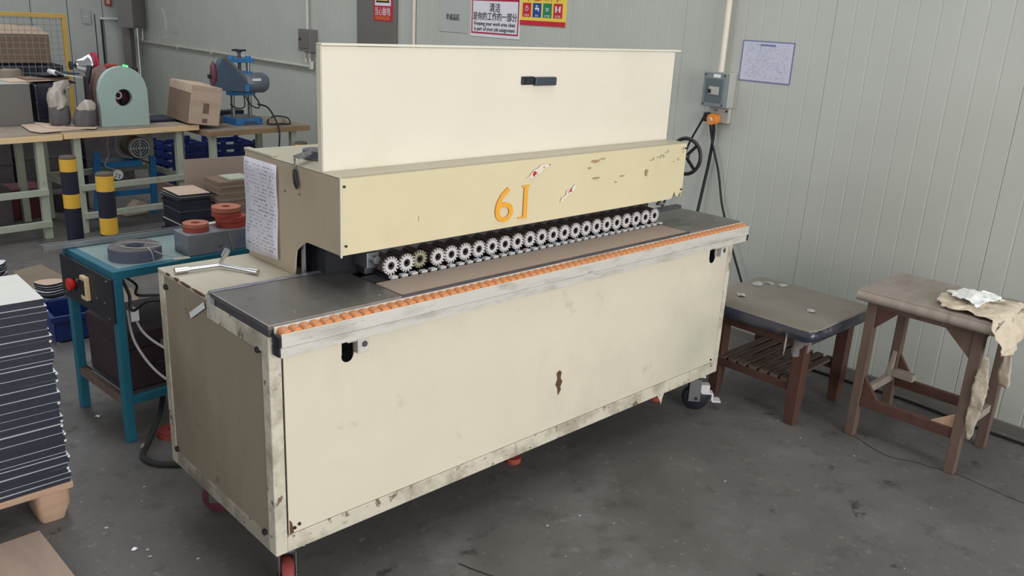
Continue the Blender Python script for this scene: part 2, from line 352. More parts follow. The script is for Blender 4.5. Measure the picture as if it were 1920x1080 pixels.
wb = tag(G().bx(-9.4, 0, 0, 4.4, -.09, -.03).obj('wall_back', 'wall_core', loc=(cs.x, cs.y, 0), rot=(PI/2, 0, 0)), 'far metal panel wall behind the benches', 'wall', kind='structure')
pm = None
for i in range(22):
    x0 = -.42*(i+1)
    if pm is None: pm = panel_mesh(.412, 4.4, 2).obj('wall_panel', 'wall_far', wb, loc=(x0, 0, 0))
    else: clone(pm, wb, (x0, 0, 0))
col = thing('trim_1', 'grey steel column flush on the ribbed wall under the red sign', 'column', wpt(4.235, 0), kind='structure', rot=WROT)
G().bx(-.29, .29, 0, 4.4, 0, .03).obj('column_face', 'column_grey', col, .004)
tag(G().bx(-10, 4.4, 0, .035, .002, .02).obj('baseboard_right', 'column_grey', loc=(WX, 0, 0), rot=WROT), 'low dirty kerb strip along the foot of the ribbed wall', 'skirting', kind='structure')
floor_strip([(.55, -.15), (.62, -.42), (.70, -.62), (.80, -.78)], .004)
floor_strip([(2.46, -.50), (2.40, -.72), (2.48, -.96), (2.44, -1.3)], .0025)
# ------------------------------------------------------------------ conveyor machine
mc = thing('conveyor_machine', 'long cream conveyor grinding machine with raised lid, number 19 and row of toothed wheels', 'machine')
L, D, ZB, ZT = 2.19, .706, .183, .88
# base frame
def part(name, g, mat, parent=mc, bev=.002, label=None):
    o = g.obj(name, mat, parent, bev)
    if label: o['label'] = label
    return o
for (x0, x1, y0, y1) in ((0, .037, 0, .04), (0, .037, D-.04, D), (L-.03, L, 0, .04), (L-.03, L, D-.04, D)):
    part('corner_post', G().bx(x0, x1, y0, y1, ZB, .846), 'frame_paint', bev=.003)
part('bottom_rail', G().bx(.037, L-.03, 0, .035, ZB, .237), 'frame_paint', bev=.003)
part('bottom_rail', G().bx(.037, L-.03, D-.035, D, ZB, .237), 'frame_paint', bev=.003)
part('bottom_rail', G().bx(0, .035, .04, D-.04, ZB, .232), 'frame_dirty', bev=.003)
part('bottom_rail', G().bx(L-.03, L, .04, D-.04, ZB, .232), 'frame_paint', bev=.003)
part('top_rail', G().bx(-.001, .035, .04, .36, .795, .846), 'frame_paint', bev=.003)
# front panel: sheet with two slots cut near the top corners
def front_panel():
    zs = (.2395, .736, .797); x0, x1 = .0425, 2.158
    slots = [(.222, .262), (2.018, 2.062)]
    g = G(); xs = [x0]
    for a, b in slots: xs += [a, b]
    xs.append(x1)
    g.bx(x0, x1, .002, .008, zs[0], zs[1])
    for i in range(0, len(xs)-1, 2): g.bx(xs[i], xs[i+1], .002, .008, zs[1], zs[2])
    return g
fp = part('front_panel', front_panel(), 'cream', bev=0)
part('front_sill', G().bx(.037, 2.16, .0005, .012, .797, .846), 'cream', fp, bev=0)
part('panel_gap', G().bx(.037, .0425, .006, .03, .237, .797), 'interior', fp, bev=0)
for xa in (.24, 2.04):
    part('slot_shadow_box', G().bx(xa-.03, xa+.03, .012, .06, .70, .80), 'slot_shade', fp, bev=0)
    part('slot_end_shade', G().cyl((xa, .0018, .737), (xa, .0085, .737), .0195, n=20), 'slot_shade', fp, bev=0)  # dark disc on the panel, painted as the shade in the slot
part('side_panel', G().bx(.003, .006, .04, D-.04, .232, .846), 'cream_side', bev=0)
part('side_panel', G().bx(L-.006, L-.003, .04, D-.04, .232, .846), 'cream', bev=0)
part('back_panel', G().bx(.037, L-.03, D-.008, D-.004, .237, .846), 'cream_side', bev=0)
part('bottom_panel', G().bx(.03, L-.03, .03, D-.03, ZB+.002, ZB+.006), 'interior', bev=0)
for (y, z) in ((.648, .811), (.057, .795), (.655, .245), (.062, .235)):
    part('bolt', G().cyl((.004, y, z), (-.006, y, z), .009, n=6), 'iron', bev=0)
for (x, z) in ((.075, .262), (.06, .255), (2.13, .255), (.352, .79), (2.135, .79)):
    part('screw', G().cyl((x, .003, z), (x, -.002, z), .005, n=8), 'iron', bev=0)
part('rust_chip', G().prism([(1.118, .453), (1.130, .462), (1.142, .455), (1.139, .43), (1.150, .415), (1.140, .395), (1.145, .385), (1.132, .365), (1.128, .39), (1.116, .41), (1.124, .43)], -.0012, .001, RX(PI/2, 4, 'X')), 'rust', bev=0)
part('rust_chip', G().prism([(.045, .24), (.058, .24), (.055, .262), (.052, .275), (.048, .282), (.045, .285)], -.0012, .001, TR(0, .002, 0) @ RX(PI/2, 4, 'X')), 'rust', bev=0)
# clamps in front of the slots
for xa, dk in ((.260, 1), (2.066, .9)):
    c = part('clamp_block', G().bx(xa, xa+.038, -.022, .002, .745, .793).bx(xa-.03, xa+.008, -.018, -.002, .782, .794), 'alu', bev=.002, label='small square metal clamp block')
    part('clamp_pin', G().cyl((xa+.022, -.022, .771), (xa+.022, -.024, .771), .009, n=16), 'steel_dark', c, bev=0)
# top sheet and work plates
part('top_sheet', G().bx(0, L, .335, D, .846, .86), 'cream_top', bev=.003)
part('top_sheet', G().bx(.43, L, .01, .335, .80, .846), 'steel_dark', bev=0)
part('work_plate', G().prism([(0, -.004), (.425, -.004), (.425, .30), (.40, .335), (0, .335)], .866, .88), 'steel_plate', label='scuffed bare steel work plate')
part('plate_edge', G().bx(.002, .42, .0, .333, .846, .866), 'steel_dark', bev=0)
part('work_plate', G().prism([(1.848, -.004), (2.213, -.004), (2.21, .19), (2.19, .33), (1.95, .33), (1.848, .22)], .866, .88), 'steel_plate')
part('plate_edge', G().bx(1.85, 2.205, .0, .19, .846, .866), 'steel_dark', bev=0)
part('fibre_board', G().bx(.432, 1.842, .004, .140, .864, .8806), 'board_brown', label='flat brown fibre board strip')
part('edge_strip', G().bx(.426, 1.847, -.004, .003, .866, .881), 'steel_dark', bev=0)
for (x, y) in ((.11, .06), (.38, .05), (2.12, .06)):
    part('screw', G().cyl((x, y, .8795), (x, y, .8815), .007, n=12), 'steel', bev=0)
# front aluminium rail with orange rollers
rail = part('roller_rail', G().prism([(-.004, .797), (-.040, .797), (-.040, .824), (-.047, .828), (-.047, .865), (-.042, .865), (-.042, .850), (-.010, .850), (-.010, .874), (-.004, .874)][::-1], .014, 2.222,
                                     Matrix(((0, 0, 1, 0), (1, 0, 0, 0), (0, 1, 0, 0), (0, 0, 0, 1)))), 'alu', bev=.001, label='dented aluminium rail along the front edge')
part('end_cap', G().bx(.008, .014, -.045, -.008, .83, .858), 'black_plastic', rail, bev=.001)
part('end_cap', G().bx(.008, .014, -.038, -.006, .80, .826), 'black_plastic', rail, bev=.001)
part('end_cap', G().bx(2.222, 2.228, -.045, -.008, .80, .858), 'black_plastic', rail, bev=.001)
rg = G().lathe([(0, -.015), (.0135, -.015), (.016, -.006), (.0165, .003), (.0155, .010)], 16, YAX).lathe([(.0155, .010), (.0160, .0102), (.0158, .0128)], 16, YAX).lathe([(.0150, .0128), (.0142, .015), (0, .015)], 16, YAX)
r0 = None; nr = 71
for i in range(nr):
    p = (.034+i*.0309, -.026, .8585)
    if r0 is None:
        r0 = rg.obj('roller', 'orange', rail, loc=p); r0.data.materials.append(MATS['white_rubber'])
        for pl_ in r0.data.polygons: pl_.material_index = 1 if -.0127 < pl_.center.y < -.0101 else 0
    else: clone(r0, rail, p)
# head box
X0, X1, HY, HB, HT = .307, 1.957, .134, .985, 1.212
YZ = Matrix(((0, 0, 1, 0), (1, 0, 0, 0), (0, 1, 0, 0), (0, 0, 0, 1)))   # (a, b, h) -> x=h, y=a, z=b
hp = [(HY+.004, HB), (.323, HB-.001), (.352, .968), (.385, .944), (.392, .915), (.399, .861), (.702, .861), (.702, HT-.002), (HY+.004, HT-.002)]
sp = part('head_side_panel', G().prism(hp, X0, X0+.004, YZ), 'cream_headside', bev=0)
part('head_side_panel', G().prism([(HY+.004, HB), (.702, HB), (.702, HT-.002), (HY+.004, HT-.002)], X1-.004, X1, YZ), 'cream_head', bev=0)
fh = part('head_front_panel', G().prism([(X0+.006, HB), (1.885, HB), (1.895, HB+.012), (1.905, HB+.03), (1.912, HB+.012), (1.93, HB+.004), (1.94, HB+.02), (X1, HB+.022), (X1, HT), (X0+.006, HT)], -.004, 0, TR(0, HY, 0) @ RX(PI/2, 4, 'X')), 'cream_head', bev=0)
part('seam', G().bx(X0+.004, X0+.006, HY, HY+.01, HB, HT-.003), 'interior', fh, bev=0)
part('edge_flange', G().bx(X0-.001, X0+.004, HY-.003, HY+.004, HB-.006, HT-.002), 'cream_lid', fh, bev=.001)
part('head_top', G().bx(X0, X1, HY, .702, HT-.004, HT), 'cream_top', bev=.001)
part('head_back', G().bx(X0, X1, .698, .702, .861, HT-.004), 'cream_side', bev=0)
part('back_lip', G().bx(X0-.001, X0+.02, .52, .704, HT, HT+.006), 'cream_top', bev=.001)
part('head_shade_block', G().bx(X0+.05, X1-.05, .30, .66, .865, HB+.1), 'interior', bev=0)  # near-black block, painted as the shade inside the head
part('inner_bracket', G().bx(X0+.012, X0+.02, .365, .378, .862, .985), 'steel', bev=0)
part('drive_beam', G().bx(.47, 1.90, .255, .30, .87, .985), 'steel_dark', bev=.003)
part('mount_block', G().bx(.455, .50, .22, .30, .90, .95).cyl((.478, .22, .93), (.478, .20, .93), .013, n=14), 'steel', bev=.002)
part('guide_bar', G().bx(1.86, 2.05, .19, .22, .915, .93), 'steel_dark', bev=.002)
part('guide_lever', G().cyl((1.87, .19, .955), (1.93, .2, .945), .006, n=8).box((1.885, .187, .958), (.014, .014, .014)), 'steel', bev=0)
for (x, z) in ((.318, 1.187), (.322, 1.013), (1.945, 1.19), (1.945, 1.02)):
    part('screw', G().cyl((x, HY-.003, z), (x, HY-.006, z), .004, n=8), 'iron', fh, bev=0)
for (y, z) in ((.443, 1.12), (.357, 1.125)):
    part('screw', G().cyl((X0, y, z), (X0-.002, y, z), .004, n=8), 'steel', sp, bev=0)
# painted number, upside down 19
o = text('19', 'painted_number', 'orange_paint', fh, .12, (.974, HY-.0046, 1.066), (PI/2, PI, 0), width=.150, height=.118, ext=.0003); o['label'] = 'orange painted number 19, upside down'
for q in ((1.020, 1.056, 1.1175, 1.1235), (1.008, 1.030, 1.0095, 1.0150)): G().bx(q[0], q[1], HY-.005, HY-.0042, q[2], q[3]).obj('number_serif', 'orange_paint', fh)
def scrap(name, pts, mat, parent, y=HY-.0048):
    return G().prism([(a, b) for a, b in pts], -.0004, .0004, TR(0, y, 0) @ RX(PI/2, 4, 'X')).obj(name, mat, parent)
st = scrap('sticker_remnant', [(1.03, 1.145), (1.05, 1.152), (1.07, 1.172), (1.09, 1.176), (1.105, 1.188), (1.15, 1.19), (1.152, 1.182), (1.12, 1.175), (1.105, 1.16), (1.085, 1.158), (1.07, 1.145), (1.05, 1.148)], 'cream_lid', fh); st['label'] = 'torn white and red sticker remnant'
for q in ([(1.065, 1.158), (1.072, 1.17), (1.088, 1.162), (1.078, 1.155), (1.072, 1.148)], [(1.112, 1.178), (1.122, 1.182), (1.12, 1.176)], [(1.138, 1.184), (1.15, 1.188), (1.15, 1.182)]): scrap('sticker_print', q, 'sign_red', st, HY-.0054)
st = scrap('sticker_remnant', [(1.212, 1.045), (1.222, 1.062), (1.24, 1.068), (1.245, 1.085), (1.27, 1.09), (1.288, 1.106), (1.29, 1.09), (1.275, 1.075), (1.25, 1.07), (1.245, 1.058), (1.23, 1.058), (1.226, 1.046)], 'cream_lid', fh)
for q, mm in (([(1.25, 1.078), (1.262, 1.088), (1.272, 1.08), (1.268, 1.076), (1.26, 1.082), (1.254, 1.074)], 'sign_red'), ([(1.264, 1.086), (1.27, 1.092), (1.27, 1.084)], 'sign_blue')): scrap('sticker_print', q, mm, st, HY-.0054)
for (x, z, ww, hh) in ((1.39, 1.178, .05, .012), (1.43, 1.184, .03, .006), (1.36, 1.155, .015, .008), (1.40, 1.115, .045, .008), (1.55, 1.11, .03, .006), (1.515, 1.09, .012, .006), (1.70, 1.11, .018, .03), (.585, 1.062, .004, .02)):
    scrap('chipped_patch', [(x-ww/2, z), (x-ww/4, z+hh/2), (x+ww*.1, z+hh*.35), (x+ww/2, z+hh*.4), (x+ww*.3, z-hh*.3), (x, z-hh/2)], 'chip_tan' if x > .6 else 'cream_lid', fh)
for k, (x, z) in enumerate(((1.72, 1.157), (1.735, 1.163), (1.762, 1.166), (1.778, 1.168), (1.79, 1.172), (1.80, 1.168), (1.812, 1.18), (1.826, 1.186), (1.93, 1.175), (1.927, 1.19), (1.87, 1.14), (1.90, 1.15))):
    scrap('pen_stroke', [(x-.001, z-.006), (x+.001, z-.007), (x+.002, z+.004), (x, z+.005)] if k % 2 else [(x-.004, z-.001), (x+.003, z), (x+.004, z+.002), (x-.003, z+.001)], 'ink', fh)
# check sheet on the head's side panel: irregular hanging paper
pg = G(); nu, nv = 6, 8
pc = [(.696, 1.192), (.484, 1.193), (.490, .889), (.703, .879)]
for j in range(nv+1):
    for i in range(nu+1):
        u, v = i/nu, j/nv
        a = [pc[0][k]*(1-u)+pc[1][k]*u for k in (0, 1)]; b = [pc[3][k]*(1-u)+pc[2][k]*u for k in (0, 1)]
        y = a[0]*(1-v)+b[0]*v; z = a[1]*(1-v)+b[1]*v
        pg.v.append(Vector((y, z, -(.004+.008*v*v*abs(math.sin(u*3+.3))+.002*math.sin(v*9)))))
for j in range(nv):
    for i in range(nu): pg.f.append([j*(nu+1)+i, j*(nu+1)+i+1, (j+1)*(nu+1)+i+1, (j+1)*(nu+1)+i]); pg.sm.append(True)
po = pg.obj('check_sheet', 'paper_list', None, loc=(X0-.001, 0, 0), rot=Matrix(((0, 0, 1), (1, 0, 0), (0, 1, 0))).to_euler())
so = po.modifiers.new('thickness', 'SOLIDIFY'); so.thickness = .0006
tag(po, 'white printed check sheet taped to the side of the cream machine', 'paper')
# raised lid
LY, LX0, LX1, LZ = .234, .312, 1.98, 1.57
lid = part('lid', G().bx(LX0, LX1-.028, LY, LY+.004, HT, LZ-.008), 'cream_lid', bev=.001, label='raised pale cream sheet lid')
part('lid_flange', G().bx(LX0-.001, LX1, LY-.006, LY+.022, LZ-.006, LZ), 'cream_lid', lid, bev=.001)
part('lid_flange', G().bx(LX0-.001, LX0+.003, LY, LY+.022, HT, LZ-.006), 'cream_lid', lid, bev=.001)
part('lid_flange', G().bx(LX1-.032, LX1-.028, LY, LY+.022, HT, LZ-.006), 'cream_lid', lid, bev=.001)
hd = part('lid_handle', G().bx(1.145, 1.25, LY-.016, LY, 1.443, 1.472), 'handle_grey', lid, bev=.004, label='dark plastic grip handle')
part('handle_recess', G().bx(1.088, 1.146, LY-.008, LY, 1.446, 1.474), 'black_plastic', hd, bev=.003)
part('handle_latch', G().bx(1.106, 1.122, LY-.012, LY-.007, 1.45, 1.468), 'iron', hd, bev=.002)
# toothed pressure wheels
gear = []; nt = 16
for i in range(nt):
    a = 2*PI*i/nt
    for da, r in ((-.10, .0225), (-.085, .0295), (.085, .0295), (.10, .0225)): gear.append((math.cos(a+da)*r, math.sin(a+da)*r))
def gear_ring(z0, z1, ri, T):
    g = G(); n = len(gear); inn = [(ri*math.cos(math.atan2(y, x)), ri*math.sin(math.atan2(y, x))) for x, y in gear]
    vs = [(x, y, z) for z in (z0, z1) for x, y in gear]+[(x, y, z) for z in (z0, z1) for x, y in inn]
    fs = []
    for i in range(n):
        j = (i+1) % n
        fs += [(i, j, n+j, n+i), (n+i, n+j, 3*n+j, 3*n+i), (2*n+i, 2*n+j, j, i), (3*n+i, 3*n+j, 2*n+j, 2*n+i)]
    return g.add(vs, fs, False, T)
tread = G().lathe([(.0, -.085), (.0245, -.085), (.0245, -.004)], 32, YAX)
for i in range(16):
    a = 2*PI*i/16+.2; tread.box((.026, 0, -.045), (.0045, .0065, .082), YAX @ RX(a, 4, 'Z'))
w0 = None
for i in range(23):
    x = .512+i*.06035+(.004 if i == 3 else 0); p = (x, .176+(.012 if i == 2 else 0), .913)
    if w0 is None:
        w0 = tread.obj('pressure_wheel', 'rubber_dark', mc, loc=p)
        fa = gear_ring(-.004, .003, .0125, YAX).obj('wheel_face', 'white_rubber', w0)
        hb = G().ring(.0125, .006, -.01, .0015, 20, YAX).obj('bearing', 'iron', w0)
    else:
        c = clone(w0, mc, p, (0, random.uniform(0, .4), 0)); f2 = clone(fa, c); clone(hb, c)
        if i == 2:
            f2.data = fa.data.copy(); f2.data.materials[0] = MATS['old_rubber']; f2['label'] = 'worn yellowed wheel face'
# conveyor pads
p0 = None
for i in range(36):
    p = (.512+i*.0385, 0, 0)
    if p0 is None:
        p0 = G().bx(-.0135, .0135, .16, .33, .858, .876).bx(-.011, -.004, .175, .33, .876, .881).bx(.003, .010, .175, .33, .876, .881).obj('chain_pad', 'black_plastic', mc, loc=p)
        t0 = G().bx(-.0115, .0115, .152, .170, .862, .884).obj('pad_tip', 'pad_grey', p0)
    else: clone(t0, clone(p0, mc, p))
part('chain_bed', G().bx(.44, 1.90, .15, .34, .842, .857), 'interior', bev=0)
sl = part('slotted_plate', G().bx(.44, .50, .165, .25, .86, .866), 'steel_dark', bev=0)
for k in range(5): part('slot_bar', G().bx(.444, .496, .17+k*.016, .176+k*.016, .866, .872), 'steel', sl, bev=0)
# handwheel on the right end
HW = Vector((2.03, .185, 1.143)); T = TR(*HW) @ XAX
g = G(); n = 40; tor = []
for i in range(n):
    a = 2*PI*i/n
    for k in range(8):
        b = 2*PI*k/8; r = .074+.008*math.cos(b); tor.append((r*math.cos(a), r*math.sin(a), .008*math.sin(b)))
g.add(tor, [(i*8+k, i*8+(k+1) % 8, ((i+1) % n)*8+(k+1) % 8, ((i+1) % n)*8+k) for i in range(n) for k in range(8)], True, T)
hw = part('handwheel', g, 'iron', bev=0, label='dark iron handwheel with spokes')
for k in range(4):
    a = PI/4+k*PI/2; part('spoke', G().bar(T @ Vector((0, 0, 0)), T @ Vector((.072*math.cos(a), .072*math.sin(a), 0)), .012, .008, (1, 0, 0)), 'iron', hw, bev=.001)
part('hub', G().cyl(HW-Vector((.075, 0, 0)), HW+Vector((.012, 0, 0)), .013, n=14), 'steel_dark', hw, bev=0)
# casters and feet
def caster(x, y, rz, brake, col='red_rubber'):
    c = G().bx(-.05, .05, -.04, .04, ZB-.012, ZB).obj('caster', 'frame_paint', mc, .002, loc=(x, y, 0), rot=(0, 0, rz))
    c['label'] = 'swivel caster under the cream machine'
    G().cyl((0, 0, ZB-.012), (0, 0, ZB-.03), .024, n=18).bx(-.026, -.022, -.03, .022, .045, ZB-.03).bx(.022, .026, -.03, .022, .045, ZB-.03).bx(-.026, .026, -.03, .022, ZB-.034, ZB-.028).obj('fork', 'steel', c)
    wv = G().lathe([(.012, -.018), (.055, -.018), (.06, -.012), (.06, .012), (.055, .018), (.012, .018)], 28, TR(0, -.012, .06) @ XAX).obj('wheel', col, c)
    G().cyl((-.03, -.012, .06), (.03, -.012, .06), .008, n=10).obj('axle', 'iron', c)
    if brake:
        G().bx(-.024, .024, -.125, -.085, .045, .053).bx(-.022, .022, -.09, -.08, .05, .085).bx(-.02, .02, -.085, -.035, .08, .088).bx(-.02, .02, -.07, -.03, .088, .125).obj('brake_pedal', 'pad_grey', c, .002)
    return c
caster(.07, .07, -.45, False); caster(.10, D-.11, .9, False, 'maroon'); caster(L-.075, .06, .75, True, 'black_plastic'); caster(L-.08, D-.07, .3, False)
for (x, y) in ((1.134, .215), (2.06, .225), (.60, .60)):
    f = G().ring(.032, .006, 0, .02, 24).obj('levelling_foot', 'red_felt', mc, loc=(x, y, 0)); G().cyl((0, 0, .01), (0, 0, ZB), .008, n=10).obj('threaded_rod', 'steel', f)
part('hanging_tab', G().prism([(1.755, ZB), (1.80, ZB+.002), (1.79, ZB-.02), (1.785, ZB-.045), (1.77, ZB-.02)], -.002, 0, RX(PI/2, 4, 'X')), 'frame_paint', bev=0)
part('sticking_tape', G().bar((-.002, .475, .768), (-.002, .372, .83), .018, .001, (1, 0, 0)), 'paper', bev=0, label='short strip of white tape')
part('film_scrap', G().add([(-.002, .36, .868), (-.003, .30, .868), (-.004, .30, .80), (-.004, .325, .815), (-.003, .345, .85), (-.001, .335, .882), (.06, .338, .882), (.06, .33, .8815)], [(0, 1, 2, 3, 4), (0, 5, 6, 7)]), 'clear_film', bev=0)
for (ya, yb) in ((.366, .452), (.462, .535), (.548, .580), (.612, .640)):
    n_ = 9; gq = G()
    for i in range(n_+1):
        y = ya+(yb-ya)*i/n_; e = math.sin(PI*min(1, max(.12, i/n_)))**.5; dz = (.006+.007*abs(noise.noise(Vector((y*60, 1, 0)))))*e; dx = .003+.006*abs(noise.noise(Vector((y*70, 5, 0))))
        gq.v += [Vector((-.0012, y, .859-dz)), Vector((-.0012, y, .8590)), Vector((-.0002, y, .8606)), Vector((dx*e, y, .8606))]
    for i in range(n_):
        for k in range(3): gq.f.append([i*4+k, i*4+k+1, i*4+k+5, i*4+k+4]); gq.sm.append(False)
    part('rust_chip', gq, 'rust', bev=0)
fl_ = G(); nfl = 30
for i in range(nfl+1):
    x = -.002+i*.0145; a = noise.noise(Vector((x*18, 3, 0))); b = noise.noise(Vector((x*25, 9, 0)))
    for (yy, zz) in ((.322+.006*a, .8815), (.338, .8835+.003*b), (.346+.004*a, .872), (.358+.012*b, .8612)): fl_.v.append(Vector((x, yy, zz)))
for i in range(nfl):
    for k in range(3): fl_.f.append([i*4+k, i*4+k+1, i*4+k+5, i*4+k+4]); fl_.sm.append(True)
part('plastic_film', fl_, 'film_blue', bev=0, label='crumpled clear film along the back of the steel plate')
# ------------------------------------------------------------------ things on the machine
lw = thing('lug_wrench', 'chrome three-armed socket wrench lying on the cream machine top', 'wrench', (.152, .59, .86))
G().cyl((0, 0, .012), (-.135, .012, .012), .0065, n=12).cyl((-.10, .009, .012), (-.14, .0125, .012), .0105, n=14).obj('arm', 'chrome', lw)
G().cyl((0, 0, .012), (.06, -.125, .010), .006, n=12).cyl((.048, -.10, .0105), (.062, -.13, .0105), .009, n=14).obj('arm', 'chrome', lw)
G().cyl((0, 0, .012), (.012, -.012, .05), .006, n=12).cyl((.010, -.010, .042), (.018, -.018, .064), .0105, n=14).obj('arm', 'chrome', lw)
tp = thing('tape_roll', 'dark grey roll of tape on top of the cream machine behind the lid', 'tape', (.425, .44, HT+.0065))
G().ring(.05, .028, 0, .022, 36).obj('tape', 'coil_side', tp); G().ring(.028, .025, .001, .021, 32).obj('core', 'cardboard', tp)
sc = thing('scraper_blade', 'long thin steel blade lying behind the lid on the machine head', 'blade', (.32, .37, HT+.026), .62)
G().box((.10, 0, 0), (.26, .022, .003), RX(.3, 4, 'X')).obj('blade', 'steel', sc)
for k in range(3): G().cyl((.02+k*.025, 0, .001), (.02+k*.025, 0, .004), .004, n=8).obj('rivet', 'chrome', sc)
pn = thing('hanging_pull_knife', 'small black-handled knife hung over the edge of the machine head', 'knife', (X0-.003, .372, HT))
G().bar((.004, .012, .02), (-.002, 0, -.01), .007, .003, (1, 0, 0)).obj('blade', 'chrome', pn)
G().loft([(-.004, .0, -.012, .004, .006), (-.005, -.003, -.03, .006, .009), (-.005, -.008, -.055, .006, .011), (-.005, -.012, -.07, .003, .004)], 10).obj('handle', 'black_plastic', pn)
# ------------------------------------------------------------------ teal work table behind
tt = thing('teal_table', 'teal steel-framed side table with black control panel behind the machine', 'table', (.040, 1.245, 0), .075)
TL, TD, TH = .78, .46, .70
for (x, y) in ((0, 0), (0, TD-.035), (TL-.035, 0), (TL-.035, TD-.035)): G().bx(x, x+.035, y, y+.035, 0, TH-.03).obj('leg', 'teal', tt, .003)
for a in ((0, TL, 0, .035), (0, TL, TD-.035, TD), (0, .035, .035, TD-.035), (TL-.035, TL, .035, TD-.035)): G().bx(a[0], a[1], a[2], a[3], TH-.032, TH+.001).obj('top_rail', 'teal', tt, .003)
G().bx(.03, TL-.03, .03, TD-.03, TH-.01, TH).obj('tabletop', 'tabletop_pale', tt)
for a in ((.035, TL-.035, .003, .03), (.035, TL-.035, TD-.03, TD-.003)): G().bx(a[0], a[1], a[2], a[3], .155, .19).obj('stretcher', 'teal', tt, .003)
G().bx(.005, .03, .035, TD-.035, .15, .185).obj('stretcher', 'wood_brown', tt, .003)
pb = G().bx(-.012, 0, -.002, TD, .50, TH-.025).obj('control_panel', 'black_plastic', tt, .003)
G().cyl((-.012, .345, .575), (-.02, .345, .575), .018, n=18).cyl((-.02, .345, .575), (-.034, .345, .575), .024, n=20).obj('stop_button', 'red_switch', pb, .003)
sw = G().bx(-.03, -.012, .185, .235, .545, .64).obj('switch_box', 'switch_cream', pb, .003); G().bx(-.033, -.03, .195, .225, .565, .625).obj('rocker', 'black', sw, .001)
G().cyl((-.012, .285, .605), (-.022, .285, .605), .008, n=12).obj('indicator', 'chrome', pb)
for (y, z) in ((.03, .66), (.03, .515), (.43, .52), (.06, .57), (.13, .57)): G().cyl((-.011, y, z), (-.015, y, z), .005, n=8).obj('screw', 'steel', pb)
def world_of(o, v): return Matrix.LocRotScale(o.location, o.rotation_euler, None) @ Vector(v)
cb = thing('banding_coil', 'flat grey coil of edge banding tied with cord on the teal table', 'coil', (.182, 1.40, .70))
G().ring(.097, .035, 0, .046, 48).obj('banding', 'coil_side', cb); 
for k in range(6): G().ring(.094-k*.0098, .090-k*.0098, .046, .048, 48).obj('winding', 'coil_grey', cb)
G().tube([(-.06, .03, .05), (-.03, -.04, .051), (.02, -.075, .052), (.08, -.06, .051), (.05, 0, .05), (.0, .045, .05), (-.05, .04, .05)], .002, 6, 6).tube([(.02, -.075, .052), (.025, -.10, .04), (.03, -.105, .005)], .002, 6, 4).tube([(.02, -.075, .05), (.08, -.11, .02), (.16, -.12, .004)], .002, 6, 4).obj('cord', 'cable_grey', cb)
ar = thing('aluminium_bar', 'long aluminium channel bar lying across the back of the teal table', 'bar', (-.075, 1.665, .7005), .02)
G().prism([(0, 0), (.034, 0), (.034, .02), (.026, .02), (.026, .008), (.008, .008), (.008, .02), (0, .02)], 0, .72, TR(0, .017, .003) @ Matrix(((0, 0, 1, 0), (-1, 0, 0, 0), (0, 1, 0, 0), (0, 0, 0, 1)))).obj('channel', 'steel', ar)
gb = thing('grey_block', 'scuffed grey and blue metal box on the teal table under the red rings', 'box', (.345, 1.287, .7012), .03)
G().bx(0, .26, 0, .125, 0, .086).obj('body', 'boxgrey', gb, .003); G().tube([(.165, -.002, .086), (.175, -.003, .05), (.185, -.003, .0)], .0015, 6, 4).obj('wire', 'cable_grey', gb)
def redring(name, label, loc, r, ri, h, mat):
    t = thing(name, label, 'ring', loc, group='red polishing rings'); G().ring(r, ri, 0, h*.45, 36).obj('band', 'red_felt', t); G().ring(r*.97, ri, h*.45, h*.55, 36).obj('groove', 'red_rubber', t); G().ring(r, ri, h*.55, h, 36).obj('band', mat, t); return t
redring('polishing_ring', 'small red felt ring alone on the left of the grey box', (.408, 1.352, .788), .05, .018, .032, 'red_felt_pale')
redring('polishing_ring', 'wide red ring at the bottom of the pair on the grey box', (.56, 1.36, .788), .060, .018, .042, 'red_felt')
redring('polishing_ring', 'pale red ring stacked on top of the pair on the grey box', (.545, 1.365, .8305), .058, .018, .038, 'red_felt_pale')
tag(G().prism([(0, 0), (.05, -.012), (.07, .005), (.04, .02), (.01, .015)], 0, .006).obj('paper_scrap', 'paper', None, loc=(.47, 1.40, .788), rot=(0, 0, .2)), 'crumpled white paper scrap between the red rings', 'paper')
tag(G().prism([(0, 0), (.06, -.01), (.065, .006), (.005, .014)], 0, .004).obj('metal_tag', 'alu', None, loc=(.28, 1.275, .7015)), 'small pale metal strip at the front edge of the teal table', 'tag')
# cables under and beside the table
def cable(name, label, pts, r, mat, sm=8): return tag(G().tube(pts, r, 8, sm).obj(name, mat), label, 'cable')
cable('power_cable', 'thick black cable looping from the control panel to the machine', [(.085, 1.30, .66), (.10, 1.27, .60), (.09, 1.22, .55), (.13, 1.15, .60), (.2, .95, .64), (.25, .72, .66)], .006, 'cable_black')
cable('power_cable', 'second thick black cable beside the teal table leg', [(.10, 1.33, .66), (.14, 1.30, .62), (.12, 1.24, .60), (.18, 1.12, .62), (.26, .95, .62), (.3, .72, .63)], .005, 'cable_black')
cable('signal_cable', 'upper thin pale grey cable hanging behind the teal leg', [(.10, 1.26, .56), (.12, 1.22, .46), (.17, 1.1, .41), (.22, .9, .42), (.26, .715, .45)], .005, 'cable_grey')
cable('signal_cable', 'lower thin pale grey cable hanging behind the teal leg', [(.085, 1.26, .54), (.09, 1.22, .42), (.13, 1.1, .32), (.19, .9, .30), (.24, .715, .33)], .005, 'cable_grey')
cable('floor_hose', 'dark hose curling on the floor beside the machine', [(.26, 1.42, .16), (.2, 1.32, .07), (.10, 1.2, .012), (.04, 1.1, .012), (.05, 1.02, .012), (.10, .97, .012), (.20, .90, .012), (.3, .84, .012)], .011, 'cable_dark')
